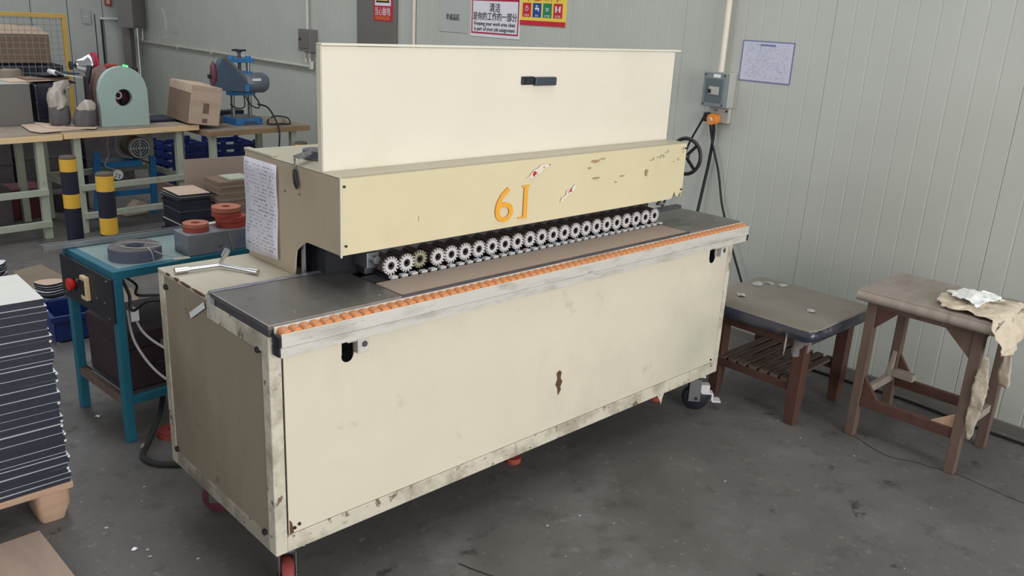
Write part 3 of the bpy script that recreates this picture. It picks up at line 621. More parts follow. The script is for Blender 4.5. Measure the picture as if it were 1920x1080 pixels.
tg = thing('label_tag', 'white printed tag hanging behind the teal table leg', 'tag', (.088, 1.236, .50)); G().bx(0, .03, -.001, .001, 0, .055).obj('card', 'paper', tg); G().bx(.004, .026, -.0016, -.001, .042, .05).obj('print', 'ink', tg)
wf = thing('floor_pad', 'dark red round pad lying on the floor under the teal table', 'pad', (.20, 1.22, 0)); G().ring(.055, .012, 0, .014, 30).obj('disc', 'red_felt', wf); G().ring(.05, .012, .014, .026, 30).obj('disc', 'red_rubber', wf)
# cases on the shelf under the table
G().bx(.03, TL-.03, .02, TD-.02, .188, .194).obj('shelf', 'steel_dark', tt)
def shelf_case(label, x, wd, mat, h):
    c0 = world_of(tt, (x, .045, .1945)); t = thing('tool_case', label, 'case', c0, .075)
    G().bx(0, wd, 0, .36, 0, h*.7).obj('body', mat, t, .006); G().bx(-.003, wd+.003, -.003, .363, h*.7, h).obj('lid', mat, t, .006)
    G().bx(wd/2-.02, wd/2+.02, -.010, -.003, h*.62, h*.78).obj('latch', 'steel', t, .002); G().tube([(wd/2-.05, -.003, h*.4), (wd/2-.04, -.02, h*.42), (wd/2+.04, -.02, h*.42), (wd/2+.05, -.003, h*.4)], .004, 8, 4).obj('handle', 'black', t)
shelf_case('dark maroon tool case on the shelf under the teal table', .045, .30, 'case_maroon', .24)
shelf_case('navy tool case on the shelf under the teal table', .36, .34, 'case_navy', .26)
# ------------------------------------------------------------------ left foreground: stack of boards on a pallet
ORD = ['topmost', 'second', 'third', 'fourth', 'fifth', 'sixth', 'seventh', 'eighth', 'ninth', 'tenth', 'eleventh', 'twelfth', 'thirteenth', 'fourteenth', 'fifteenth', 'sixteenth', 'seventeenth', 'eighteenth', 'nineteenth', 'twentieth', 'twenty-first', 'twenty-second', 'twenty-third', 'twenty-fourth', 'twenty-fifth', 'twenty-sixth', 'twenty-seventh', 'twenty-eighth', 'twenty-ninth', 'thirtieth', 'thirty-first', 'thirty-second']
zb0 = .132; ths = [random.choice((.012, .014, .018, .022, .026, .030)) for _ in range(30)]; ths[-1] = .022; ths[-2] = .018; kk = (.77-zb0)/sum(ths); ths = [t*kk for t in ths]; NB = len(ths); z = zb0
for i in range(NB):
    th = ths[i]; k = i/NB
    dx = .012*math.sin(i*1.9)*.5+random.uniform(-.003, .003); ang = -.03+.045*(1-k)+random.uniform(-.012, .012)
    x = -.29+dx*.6+(1-k)*.012; y = .862+random.uniform(-.004, .004)
    t = thing('core_board', 'white-faced black board lying on top of the pallet stack' if i == NB-1 else ORD[NB-1-i]+' black-edged board from the top of the pallet stack', 'board', (x, y, z), ang, 'stacked black boards')
    hh = th-random.choice((.0012, .0007, .0014, .0005, .0009))
    G().bx(-.62, 0, 0, .30, .0003, hh).obj('core', 'board_navy', t, .0006)
    G().bx(-.622, .001, -.001, .302, hh, th-.0002).obj('face_sheet', 'board_white' if i == NB-1 else 'board_edge_white', t)
    if random.random() < .38 and i < NB-1:
        G().prism([(0, 0), (.005, .001), (.007, -.003), (.002, -.008), (-.002, -.004)], 0, .002, TR(-.003, 0, hh-.002) @ RX(PI/2, 4, 'X')).obj('paper_flap', 'board_edge_white', t)
    z += th
pl = thing('pallet', 'small wooden pallet under the stack of black boards', 'pallet', (-.278, .855, 0))
G().bx(-.66, 0.005, 0, .34, .108, .131).obj('deck_board', 'pallet_wood', pl, .003)
G().loft([(-.06, .09, 0, .04, .075), (-.06, .09, .02, .045, .08), (-.055, .09, .055, .055, .085), (-.055, .09, .107, .055, .085)], 16, pw=.4).obj('block', 'pallet_wood', pl, .003)
G().bx(-.60, -.50, .05, .20, 0, .107).obj('block', 'pallet_wood', pl, .003)
tag(G().bx(-.5, 0, -.6, 0, 0, .012).obj('plywood_sheet', 'plywood', None, .001, loc=(-.397, .822, .001), rot=(0, 0, .03)), 'bare plywood sheet lying on the floor in the near left corner', 'plywood')
# ------------------------------------------------------------------ mid left floor: card, shaped boards, tray
tag(G().prism([(.30, 3.84), (.20, 2.88), (.36, 2.85), (.52, 3.55), (.48, 3.92)], .001, .006).obj('cardboard_sheet', 'cardboard_floor'), 'flat brown cardboard sheet on the floor behind the white-topped stack', 'cardboard')
tag(G().prism([(.38, 3.4), (.33, 2.6), (.62, 2.5), (.75, 3.1), (.62, 3.5)], .007, .012).obj('cardboard_sheet', 'cardboard_floor'), 'flat brown cardboard sheet on the floor behind the teal table', 'cardboard')
lens = [(-.08*math.cos(t*PI/10)*1.0, .055*math.sin(t*PI/10)) for t in range(11)]+[(.08-.016*t, -.062*math.sin(PI*t/10)) for t in range(1, 10)]
for i in range(7):
    t = thing('shaped_board', 'pointed oval black board on top of the small floor pile' if i == 6 else ORD[6-i]+' pointed oval black board from the top of the small floor pile', 'board', (.326+random.uniform(-.006, .006), 3.17+random.uniform(-.006, .006), .0125+i*.014), -.45+random.uniform(-.06, .06), 'oval boards piled on the floor')
    G().prism(lens[::-1], 0, .0115).obj('core', 'board_navy', t); G().prism(lens[::-1], .0115, .0135).obj('face_sheet', 'cardboard' if i == 6 else 'board_edge_white', t)
for i in range(9):
    t = thing('shaped_board', ORD[8-i]+' curved black board from the top of the pile at the left edge', 'board', (.155+random.uniform(-.006, .006), 3.66+random.uniform(-.006, .006), .001+i*.014), .3+random.uniform(-.06, .06), 'oval boards at the left edge')
    G().prism(lens[::-1], 0, .0115).obj('core', 'board_navy', t); G().prism(lens[::-1], .0115, .0135).obj('face_sheet', 'board_edge_white', t)
by = thing('plastic_tray', 'blue plastic tray on the floor behind the teal table', 'tray', (.14, 2.46, .0125), -.05)
G().bx(.02, .30, .02, .26, 0, .006).bx(.0, .30, 0, .008, .0, .13).bx(0, .30, .27, .278, 0, .13).bx(0, .008, 0, .278, 0, .13).bx(.292, .30, 0, .278, 0, .13).obj('shell', 'blue_plastic', by, .002)
for a in ((-.015, .315, -.015, 0), (-.015, .315, .278, .293), (-.015, 0, 0, .278), (.30, .315, 0, .278)): G().bx(a[0], a[1], a[2], a[3], .105, .135).obj('rim', 'blue_plastic', by, .002)
# ------------------------------------------------------------------ benches
def bench(loc, rz, ln, dp, h, label, wood, legs, rails, dust='bench_dusty', planks=3):
    t = thing('work_bench', label, 'workbench', loc, rz, 'benches along the wall')
    for k in range(planks):
        y0 = k*dp/planks; tp = G().bx(0, ln, y0+.001, y0+dp/planks-.001, h-.045, h-.004).obj('plank', wood, t, .002)
        G().bx(.002, ln-.002, y0+.004, y0+dp/planks-.002, h-.004, h).obj('dust_layer', dust, tp)
    for (x, y) in legs: G().bx(x-.025, x+.025, y, y+.045, 0, h-.046).obj('leg', 'pale_green', t, .003)
    for (p0, p1, z) in rails: G().bar((p0[0], p0[1], z), (p1[0], p1[1], z), .03, .045).obj('rail', 'pale_green', t, .003)
    return t
B1 = bench((.875, 4.520, 0), .105, 1.02, .72, .74, 'wooden-topped bench with pale green legs carrying the green arched machine', 'bench_wood',
           [(.10, .04), (.87, .04), (.10, .62), (.93, .62)], [((.10, .035), (.90, .035), .335), ((.10, .035), (.90, .035), .13), ((.10, .64), (.90, .64), .33), ((.10, .06), (.10, .66), .33), ((.90, .06), (.90, .66), .33)])
B0 = bench((-.40, 4.385, 0), .105, 1.272, .72, .735, 'wooden-topped bench at the left edge with stacked packages on it', 'bench_wood',
           [(.25, .04), (1.13, .04), (.25, .62), (1.21, .62), (.98, .5)], [((.1, .035), (1.15, .035), .335), ((.1, .035), (1.15, .035), .11)])
B2 = bench((1.905, 4.50, 0), .06, .92, .70, .70, 'old worn bench holding the blue press beside the wall', 'bench_wood_old',
           [(.07, .06), (.80, .06), (.07, .6), (.80, .6)], [((.07, .62), (.80, .62), .25)])
# green arched machine
am = thing('arch_housing_machine', 'green arched cast machine with a round hole on the bench', 'machine', (1.365, 4.70, .741), .03)
def arch_outline(wd, h, n=40):
    r = wd/2; pts = []
    for i in range(n):
        a = 2*PI*i/n; c, s = math.cos(a), math.sin(a)
        zc = h*.46
        # ray from (0, zc) to the arch outline
        best = 9
        if s < 0: best = min(best, zc/(-s))
        if abs(c) > 1e-6: best = min(best, (r*1.02)/abs(c)) if s < .9 else best
        # upper half circle centre (0, h-r)
        dz = zc-(h-r); bq = s*dz; disc = bq*bq-(dz*dz-r*r)
        if disc > 0:
            tq = -bq+math.sqrt(disc)
            if zc+tq*s > h-r: best = tq
        pts.append((c*best, zc+s*best))
    return pts, zc
oo, zc = arch_outline(.345, .432); n = len(oo)
# snap two outline points to the lower corners
for sx in (-1, 1):
    k = min(range(n), key=lambda i: (oo[i][0]-sx*.176)**2+(oo[i][1])**2); oo[k] = (sx*.176, 0)
inn = [(.062*math.cos(2*PI*i/n), zc+.008+.062*math.sin(2*PI*i/n)) for i in range(n)]
def plate_with_hole(out, inn, y0, y1):
    g = G(); n = len(out); vs = [(x, y0, z) for x, z in out]+[(x, y0, z) for x, z in inn]+[(x, y1, z) for x, z in out]+[(x, y1, z) for x, z in inn]; fs = []
    for i in range(n):
        j = (i+1) % n; fs += [(i, j, n+j, n+i), (2*n+j, 2*n+i, 3*n+i, 3*n+j), (j, i, 2*n+i, 2*n+j), (n+i, n+j, 3*n+j, 3*n+i)]
    return g.add(vs, fs)
plate_with_hole(oo, inn, 0, .05).obj('housing', 'green_cast', am, .002)
o2 = [(x*.97, z*.98) for x, z in oo]; plate_with_hole(o2, [(.1*math.cos(2*PI*i/n), zc+.1*math.sin(2*PI*i/n)) for i in range(n)], .05, .30).obj('drum_cover', 'brown_rim', am)
G().cyl((0, .12, zc), (0, .14, zc), .10, n=32).obj('inner_disc', 'maroon', am); G().ring(.03, .018, 0, .02, 24, TR(-.012, .10, zc+.02) @ YAX).obj('bearing_ring', 'chrome', am)
G().cyl((.03, .09, zc-.03), (.03, .12, zc-.03), .02, n=14).obj('shaft_nut', 'black', am)
G().bar((.05, .1, .432), (.085, .1, .424), .02, .014).obj('indicator_lamp', 'lamp_green', am, .002); G().cyl((.12, .1, .40), (.15, .1, .405), .02, n=12).obj('knob', 'black', am)
G().box((-.03, .12, .43), (.08, .05, .02)).obj('top_bracket', 'red_felt', am, .002)
G().box((-.205, .15, .22), (.02, .05, .26)).bar((-.2, .15, .30), (-.15, .2, .42), .03, .03).obj('side_arm', 'iron', am, .002)
# chrome bell with red guard behind the arch
cg = thing('grinding_head', 'chrome bell-shaped grinding head with red guard beside the green machine', 'grinder', (1.155, 5.12, .741))
T = TR(.145, .03, .41) @ RX(-PI/2, 4, 'Y')
G().lathe([(0, .115), (.022, .115), (.036, .10), (.052, .06), (.072, .03), (.082, .015), (.082, .004), (.076, .0), (.076, -.014), (.068, -.022), (0, -.022)], 32, T).obj('bell', 'chrome', cg)
G().cyl((.05, .03, .41), (.0, .03, .405), .009, n=12).cyl((.008, .03, .405), (-.006, .03, .405), .032, n=16).obj('knob', 'iron', cg, .002)
G().lathe([(0, -.022), (.098, -.022), (.098, -.032), (0, -.032)], 28, T).obj('guard', 'sign_crimson', cg)
G().cyl((.19, .03, .0), (.19, .03, .40), .022, n=14).bx(.14, .24, -.03, .09, 0, .02).obj('post', 'iron', cg)
G().cyl((.205, .03, .40), (.205, .03, .78), .004, n=8).obj('rod', 'black', cg)
# bags on the bench
bgA = thing('plastic_bag', 'tall clear plastic bag half full of grey grit beside the green machine', 'bag', (.950, 4.82, .756))
G().loft([(0, 0, 0, .06, .05), (0, 0, .015, .072, .058), (0, 0, .08, .074, .06), (.0, 0, .13, .070, .056)], 22, .016, 1).obj('contents', 'bag_grit', bgA)
G().loft([(0, 0, .13, .071, .057), (0, 0, .18, .066, .05), (-.008, 0, .225, .052, .036), (-.002, 0, .255, .055, .028), (.03, 0, .285, .062, .018), (.035, 0, .305, .045, .008)], 26, .028, 2).loft([(.04, 0, .25, .03, .012), (.075, 0, .268, .032, .012), (.10, 0, .27, .02, .008)], 10, .008, 5).obj('film', 'bag_film', bgA)
bgB = thing('plastic_bag', 'short plastic bag of grey grit leaning on the green machine', 'bag', (1.080, 4.72, .752), -.2)
G().loft([(0, 0, 0, .065, .05), (0, 0, .012, .078, .058), (.006, 0, .07, .076, .056), (.018, 0, .12, .066, .05)], 22, .014, 3).obj('contents', 'bag_grit', bgB)
G().loft([(.018, 0, .12, .067, .051), (.026, 0, .15, .052, .04), (.03, 0, .18, .035, .022), (.034, 0, .19, .01, .008)], 22, .012, 4).obj('film', 'bag_film', bgB)
# wrapped stack, grey carton, loose card and paper
ws = thing('wrapped_stack', 'stack wrapped in shiny black film on the left bench', 'package', (.862, 5.05, .742), .1)
G().bx(0, .17, 0, .30, 0, .275).obj('wrapped_block', 'film_black', ws, .012, seg=3)
for k in range(4): G().bx(-.004, .174, -.004, .304, .05+k*.062, .054+k*.062).obj('film_fold', 'film_black', ws, .002)
gc = thing('grey_carton', 'dull dark grey carton behind the card on the left bench', 'carton', (.58, 5.0, .736), .1)
G().bx(0, .25, 0, .3, 0, .29).obj('body', 'cabinet_grey', gc, .004); G().bx(-.003, .253, -.003, .303, .29, .296).obj('lid_sheet', 'paper_dull', gc)
for (x, y, z, a, b, rz, m, lab) in ((.72, 5.08, 1.033, .42, .26, .15, 'cardboard', 'brown card sheet lying on the grey carton'), (.90, 5.10, 1.016, .26, .22, -.1, 'board_navy', 'black board lying on the wrapped stack'), (.84, 5.13, 1.045, .30, .22, .05, 'cardboard_dark', 'dark card piece on top of the brown card sheet'), (.98, 5.16, 1.07, .28, .2, .3, 'board_navy', 'crooked black sheet stacked above the wrapped stack')):
    tag(G().bx(0, a, 0, b, 0, .006).obj('card_sheet', m, None, loc=(x, y, z), rot=(0, -.02, rz)), lab, 'cardboard')
pr = G(); 
for i in range(13):
    u = i/12; r = .016+.012*u
    if i < 7: a = PI*1.5-u*2*PI*.9; p = (0.02+.018*math.cos(a)-.0, .018*math.sin(a)+.018)
    else: p = (.02+(i-6)*.042, .0-.008*(i-6)+.012)
    for k in (0, 1): pr.v.append(Vector((p[0], k*.16, p[1]+.0)))
for i in range(12): pr.f.append([2*i, 2*i+1, 2*i+3, 2*i+2]); pr.sm.append(True)
pa = pr.obj('paper_roll', 'paper', None, loc=(1.0, 5.02, 1.085), rot=(0, 0, .02)); pa.modifiers.new('t', 'SOLIDIFY').thickness = .002; tag(pa, 'white rolled paper sheet lying over the black sheets', 'paper')
for (pts, z, lab) in (([(.73, 4.98), (.70, 4.66), (.74, 4.545), (1.06, 4.62), (.84, 5.0)], .743, 'lower thin brown card offcut on the bench in front of the bags'), ([(.83, 5.05), (.82, 4.72), (1.10, 4.57), (1.14, 4.64), (.96, 4.74), (.94, 4.9)], .749, 'upper thin brown card offcut on the bench in front of the bags')):
    tag(G().prism(pts, z, z+.005).obj('card_offcut', 'cardboard'), lab, 'cardboard')
tag(G().bx(0, .26, 0, .30, 0, .02).obj('black_mat', 'board_navy', None, .004, loc=(1.585, 4.82, .742), rot=(0, .0, .1)), 'black rubber mat between the green machine and the carton', 'mat')
# open carton
ct = thing('taped_carton', 'tilted taped cardboard carton on the bench beside the blue press', 'carton', (1.795, 4.60, .756), rot=(.05, .14, .06))
cw, cd, ch = .25, .36, .29
for a in ((0, cw, 0, .006), (0, cw, cd-.006, cd), (0, .006, .006, cd-.006), (cw-.006, cw, .006, cd-.006)): G().bx(a[0], a[1], a[2], a[3], 0, ch).obj('side', 'cardboard' if a[3] == .006 else 'cardboard_dark', ct)  # sides other than the front are darker: shade put into the colour
G().bx(0, cw, 0, cd, -.004, 0).obj('bottom', 'cardboard_dark', ct)
G().bx(.004, cw-.004, 0, cd/2-.002, ch, ch+.004).obj('flap', 'cardboard', ct); G().bx(.004, cw-.004, cd/2+.002, cd, ch, ch+.004).obj('flap', 'cardboard', ct); G().bx(-.0012, 0, 0, cd, ch-.06, ch).obj('tape', 'packing_tape', ct); G().bx(0, cw, -.0012, 0, ch-.035, ch).obj('tape', 'packing_tape', ct)
G().bx(0, cw, -.0012, 0, .135, .185).obj('tape', 'packing_tape', ct); G().bx(.105, .155, -.0014, 0, .085, .165).obj('tape', 'cardboard_dark', ct); G().bx(.105, .15, -.0014, 0, .012, .045).obj('tape', 'cardboard_dark', ct)
# blue press
bp = thing('blue_press', 'blue two-column press with slate motor and belt guard on the old bench', 'machine', (2.26, 4.72, .701), .02)
G().bx(-.02, .22, 0, .24, 0, .055).obj('base', 'blue_steel', bp, .004); G().bx(.05, .17, -.004, 0, .0, .03).obj('base_plate', 'guard_slate', bp); G().bx(-.01, .2, .01, .23, .055, .062).obj('bed', 'guard_edge', bp)
for x in (.005, .155):
    G().cyl((x, .09, .055), (x, .09, .53), .017, n=16).obj('column', 'steel', bp); G().cyl((x, .09, .53), (x, .09, .545), .024, n=16).obj('cap', 'blue_steel', bp, .002)
G().bx(-.03, .19, .05, .13, .235, .27).obj('lower_yoke', 'blue_steel', bp, .003); G().bx(-.03, .19, .05, .13, .495, .53).obj('top_yoke', 'blue_steel', bp, .003)
G().cyl((.08, .09, .42), (.08, .09, .575), .014, n=14).obj('screw_spindle', 'steel_dark', bp)
G().cyl((.08, .09, .575), (.08, .09, .595), .022, n=16).cyl((.02, .09, .59), (.14, .09, .59), .008, n=10).cyl((.08, .03, .59), (.08, .15, .59), .008, n=10).obj('hand_knob', 'board_navy', bp, .001)
G().bx(-.01, .17, .04, .14, .40, .425).obj('motor_bracket', 'blue_steel', bp, .003)
G().lathe([(0, 0), (.07, 0), (.082, .012), (.082, .18), (.066, .21), (0, .21)], 28, TR(.08, .06, .335) @ XAX).obj('motor', 'blue_grey', bp); G().bx(.13, .205, -.026, -.018, .355, .375).obj('name_plate', 'paper', bp)
YP = RX(PI/2, 4, 'X')
gpoly = [(-.225, .40), (-.20, .29), (.06, .27), (.085, .30), (.08, .345), (-.10, .53), (-.13, .535)]
bgd = G().prism(gpoly, .02, .09, TR(0, .05, 0) @ RX(PI/2, 4, 'X')).obj('belt_guard', 'guard_slate', bp, .004)
G().bar((-.115, -.005, .536), (.088, -.005, .335), .072, .004, (0, 1, 0)).obj('guard_edge', 'guard_edge', bgd); G().bx(.055, .092, -.042, .032, .272, .33).obj('guard_end', 'blue_steel', bgd, .004)
G().lathe([(0, 0), (.05, .0), (.075, -.02), (.05, -.035), (0, -.04)], 24, TR(-.165, .0, .405) @ RX(-.35, 4, 'Z') @ RX(PI/2, 4, 'Y') @ Matrix.Diagonal((1.45, 1.0, 1.3, 1))).obj('pulley_cover', 'maroon', bgd); G().box((-.235, -.02, .395), (.02, .03, .03)).obj('guard_lug', 'black', bgd)
G().tube([(.09, .04, .235), (.12, .0, .16), (.17, -.03, .14), (.2, .02, .18), (.19, .08, .23)], .006, 8, 6).tube([(.08, .04, .235), (.06, .0, .15), (.0, .02, .14), (-.04, .05, .17)], .005, 8, 6).obj('hose', 'cable_dark', bp)
for (x, y, h, m, lab) in ((2.20, 4.98, .05, 'guard_edge', 'grey metal slab behind the blue press'), (2.32, 5.02, .09, 'board_navy', 'dark block behind the blue press columns')):
    tag(G().bx(-.12, .12, -.05, .05, 0, h).obj('metal_slab', m, None, .004, loc=(x, y, .7015), rot=(0, 0, .1)), lab, 'block')
cw_ = thing('cable_bundle', 'loose bundle of grey cable on the old bench beside the press', 'cable', (2.60, 4.72, .70))
G().loft([(0, 0, .001, .09, .06), (0, 0, .03, .085, .055), (0, 0, .05, .06, .035)], 18, .014, 8).obj('rag_bundle', 'bench_dusty', cw_)
G().tube([(-.1, -.08, .01), (-.02, -.12, .012), (.07, -.10, .012), (.09, -.02, .05), (.0, .03, .06), (-.09, -.02, .03), (-.1, -.08, .012), (.0, -.125, .02)], .006, 8, 6).obj('cable_loop', 'cable_black', cw_)
cable('hanging_cable', 'black cable hanging over the front of the old bench', [(2.47, 4.78, .86), (2.50, 4.66, .84), (2.51, 4.53, .72), (2.50, 4.49, .62), (2.48, 4.49, .45), (2.45, 4.50, .2)], .007, 'cable_black')
# motor under the bench on a blue frame
mo = thing('bench_motor', 'grey electric motor with slotted fan cover on a blue frame under the bench', 'motor', (1.55, 4.95, 0))
MZ = .526
G().lathe([(0, -.005), (.085, -.005), (.085, .20), (0, .20)], 28, TR(0, .03, MZ) @ RX(-PI/2, 4, 'X')).obj('body', 'motor_body', mo)
fc = G().lathe([(.083, .03), (.086, .0), (.078, -.012)], 32, TR(0, .03, MZ) @ RX(-PI/2, 4, 'X')).obj('fan_cover', 'motor_grey', mo)
for (a, b) in ((.078, .064), (.056, .046), (.038, .029), (.021, .0)):
    (G().ring(a, b, -.013, -.010, 32, TR(0, .03, MZ) @ RX(-PI/2, 4, 'X')) if b else G().lathe([(0, -.013), (a, -.013), (a, -.010)], 24, TR(0, .03, MZ) @ RX(-PI/2, 4, 'X'))).obj('fan_grille', 'motor_grey', fc)
for k in range(4):
    a = k*PI/2; G().bar((math.cos(a)*.015, .019, MZ+math.sin(a)*.015), (math.cos(a)*.07, .019, MZ+math.sin(a)*.07), .012, .003, (0, 1, 0)).obj('fan_grille', 'motor_grey', fc)
G().cyl((0, .025, MZ), (0, .03, MZ), .076, n=28).obj('fan_shadow', 'interior', fc)
G().bar((.09, .02, .46), (.075, .02, .0), .05, .03, (0, 1, 0)).obj('blue_leg', 'blue_steel', mo, .004); G().bar((-.33, .02, .52), (-.36, .02, .0), .05, .03, (0, 1, 0)).obj('blue_leg', 'blue_steel', mo, .004)
G().bx(-.34, -.02, 0, .16, .425, .44).bx(-.30, .0, -.01, .005, .39, .44).obj('mount_plate', 'blue_steel', mo, .003); G().bx(-.36, .10, .02, .05, .16, .20).obj('cross_bar', 'blue_steel', mo, .003)
G().bar((-.02, .05, .44), (.07, .05, .40), .06, .02).obj('foot_bracket', 'motor_body', mo)
sk = thing('plug_socket', 'round white socket hanging under the bench', 'socket', (1.315, 4.82, .36)); G().cyl((0, 0, 0), (0, .03, 0), .038, n=20).obj('faceplate', 'paper', sk, .003)
for (x, z) in ((-.012, .004), (.010, -.004), (.004, -.02), (-.02, -.012)): G().box((x, -.001, z), (.010, .003, .008)).obj('hole', 'black', sk)
G().cyl((.0, .02, -.04), (.005, .02, -.09), .022, n=12).obj('plug', 'black_plastic', sk)
cable('bench_lead', 'brown lead hanging below the bench from the green machine', [(1.20, 4.62, .69), (1.215, 4.7, .6), (1.25, 4.8, .52), (1.22, 4.8, .44), (1.30, 4.83, .40)], .004, 'cable_grey')
cable('bench_lead', 'second thin lead looping under the bench', [(1.26, 4.62, .69), (1.29, 4.75, .58), (1.36, 4.85, .50), (1.45, 4.88, .47)], .004, 'cable_grey')
pbg = tag(G().prism([(0, 0), (.19, .0), (.20, .08), (.13, .115), (.06, .06), (0, .05)], 0, .10, RX(PI/2, 4, 'X')).obj('brown_bag', 'cardboard', None, .01, loc=(1.36, 5.02, .001), rot=(0, 0, .2)), 'crumpled brown paper bag on the floor under the bench', 'bag')
# crates under the benches
def crate(loc, rz, label):
    t = thing('plastic_crate', label, 'crate', loc, rz, 'blue crates under the benches'); a, b, h = .34, .42, .36
    G().bx(0, a, 0, b, 0, .008).obj('bottom', 'blue_plastic', t)
    for k in range(5):
        z0 = .008+k*.07; 
        for q in ((0, a, 0, .01), (0, a, b-.01, b), (0, .01, .01, b-.01), (a-.01, a, .01, b-.01)): G().bx(q[0], q[1], q[2], q[3], z0, z0+.045).obj('slat', 'blue_plastic', t)
    for q in ((0, 0), (a-.03, 0), (0, b-.03), (a-.03, b-.03), (a/2-.015, 0), (0, b/2-.015)): G().bx(q[0]-.003, q[0]+.033, q[1]-.003, q[1]+.033, 0, h).obj('upright', 'blue_plastic', t)
    return t
crate((1.98, 5.38, .117), .05, 'blue slatted plastic crate behind the pale green bench leg'); crate((2.40, 5.33, .117), .0, 'blue slatted plastic crate under the old bench')
tag(G().bx(0, .9, 0, .5, 0, .115).obj('low_platform', 'cardboard_dark', None, .004, loc=(1.95, 5.32, .001)), 'low dark timber base under the blue crates', 'platform')
# dark board stack, brown stack and leaning board behind the teal table
for i in range(22):
    top = i >= 20; off = (0, 0) if i < 12 else (.0, .0)
    z = .001+i*.0175; j = (-.015 if i < 8 else .02 if i > 16 else 0)
    t = thing('dark_board', ('brown-faced board on top of the dark stack behind the red rings' if i == 21 else ORD[21-i]+' dark board from the top of the stack behind the red rings'), 'board', (1.355+random.uniform(-.006, .006)+(.0 if i > 5 else -.02), 3.80+random.uniform(-.008, .008), z), random.uniform(-.03, .03), 'dark boards stacked behind the teal table')
    G().bx(0, .22, 0, .30, 0, .0135).obj('core', 'board_navy', t); G().bx(0, .22, 0, .30, .0135, .0165).obj('face_sheet', 'cardboard' if i == 21 else ('pale_green' if i % 5 == 4 or i == 20 else 'board_navy'), t)
tag(G().bx(0, .22, 0, .20, 0, .012).obj('dark_board', 'board_white', None, loc=(1.50, 3.42, .205), rot=(0, 0, .2)), 'loose white-topped black board in front of the dark stack', 'board')
tag(G().bx(.01, .21, .01, .19, 0, .19).obj('black_block', 'board_navy', None, .003, loc=(1.50, 3.42, .012), rot=(0, 0, .2)), 'short black block of boards under the loose white-topped board', 'block')
for i in range(20):
    t = tag(G().bx(0, .34, 0, .26, 0, .0215).obj('brown_board', 'cardboard_dark' if i % 2 else 'cardboard_floor', None, .001, loc=(1.615+random.uniform(-.003, .003), 3.72+random.uniform(-.003, .003), .001+i*.0230), rot=(0, 0, random.uniform(-.01, .01))), ORD[19-i]+' brown fibre board from the top of the stack left of the check sheet', 'board', 'brown boards stacked behind the teal table')
tag(G().bx(0, .16, 0, .18, 0, .012).obj('small_board', 'pale_green', None, loc=(1.70, 3.74, .463)), 'small pale-topped board lying on the brown stack', 'board')
tag(G().bx(0, .46, 0, .02, 0, .56).obj('leaning_board', 'board_brown', None, .002, loc=(1.545, 4.10, .002), rot=(-.10, 0, -.06)), 'tall brown board leaning behind the brown stack', 'board')
# bollards
def bollard(loc, h, r, label, bands):
    t = thing('bollard', label, 'bollard', loc, group='yellow and black bollards')
    z = h
    for i, b in enumerate(bands):
        z1 = max(0, z-b); G().lathe([(r, z1), (r, z)], 28).obj('band', 'yellow_paint' if i % 2 == 0 else 'bollard_black', t); z = z1
    if z > 0: G().lathe([(r, 0), (r, z)], 28).obj('band', 'bollard_black', t)
    G().lathe([(0, h+.012), (r*.9, h+.010), (r*1.01, h), (r*1.01, h-.006)], 28).obj('cap', 'rubber_dark', t)
bollard((.70, 3.90, 0), .675, .050, 'yellow and black striped bollard farther left by the bench', (.085, .145, .09))
bollard((.735, 3.36, 0), .655, .050, 'yellow and black striped bollard nearer the teal table', (.098, .16, .10))
bollard((2.66, 4.425, 0), .575, .050, 'yellow-topped bollard by the wall beyond the machine lid', (.1, .15, .1))
# ------------------------------------------------------------------ far left: wire fence, cartons
fn = thing('wire_fence', 'yellow-framed wire mesh fence panel at the far left', 'fence', (1.867, 7.5, 0))
G().bx(-1.9, 0, -.02, .02, 1.425, 1.465).obj('top_bar', 'fence_yellow', fn, .003); G().bx(-.04, 0, -.02, .02, 0, 1.425).obj('post', 'fence_yellow', fn, .003); G().bx(-1.9, 0, -.02, .02, .08, .12).obj('bottom_bar', 'fence_yellow', fn, .003)
wv = wh = None
for i in range(32):
    x = -.09-i*.057
    if wv is None: wv = G().cyl((0, 0, .1), (0, 0, 1.43), .0025, n=6).obj('mesh_wire', 'wire_grey', fn, loc=(x, 0, 0))
    else: clone(wv, fn, (x, 0, 0))
for i in range(23):
    z = .16+i*.057
    if wh is None: wh = G().cyl((-1.9, .004, 0), (0, .004, 0), .0025, n=6).obj('mesh_wire', 'wire_grey', fn, loc=(0, 0, z))
    else: clone(wh, fn, (0, 0, z))
bc = thing('large_carton', 'large brown carton with open flaps behind the wire fence', 'carton', (1.35, 8.5, .92), .03)
G().bx(0, .64, 0, .55, 0, .30).obj('body', 'cardboard_dark', bc, .004); G().prism([(.0, 0), (.64, 0), (.60, .2), (.22, .26)], 0, .005, TR(0, 0, .30) @ RX(.35, 4, 'X')).obj('flap', 'cardboard', bc); G().prism([(0, 0), (.64, 0), (.5, .16), (.1, .14)], 0, .005, TR(0, .54, .30) @ RX(2.6, 4, 'X')).obj('flap', 'cardboard_dark', bc)
for i in range(6):
    for k in range(3):
        tag(G().bx(0, .255, 0, .5, 0, .148).obj('navy_carton', 'board_navy', None, .004, loc=(1.30+k*.262, 8.45, .002+i*.151)), 'navy box, '+ORD[5-i].replace('topmost', 'top')+' row from the top, '+('left', 'middle', 'right')[k]+' of the block under the large carton', 'box', 'navy boxes behind the fence')
gs = tag(G().loft([(0, 0, 0, .12, .1), (0, 0, .2, .14, .12), (0, 0, .75, .12, .1), (0, 0, .98, .09, .08)], 18, .02, 9).obj('sack', 'bench_dusty', None, loc=(1.17, 6.9, .001)), 'dusty tan sack standing before the wire fence', 'sack')
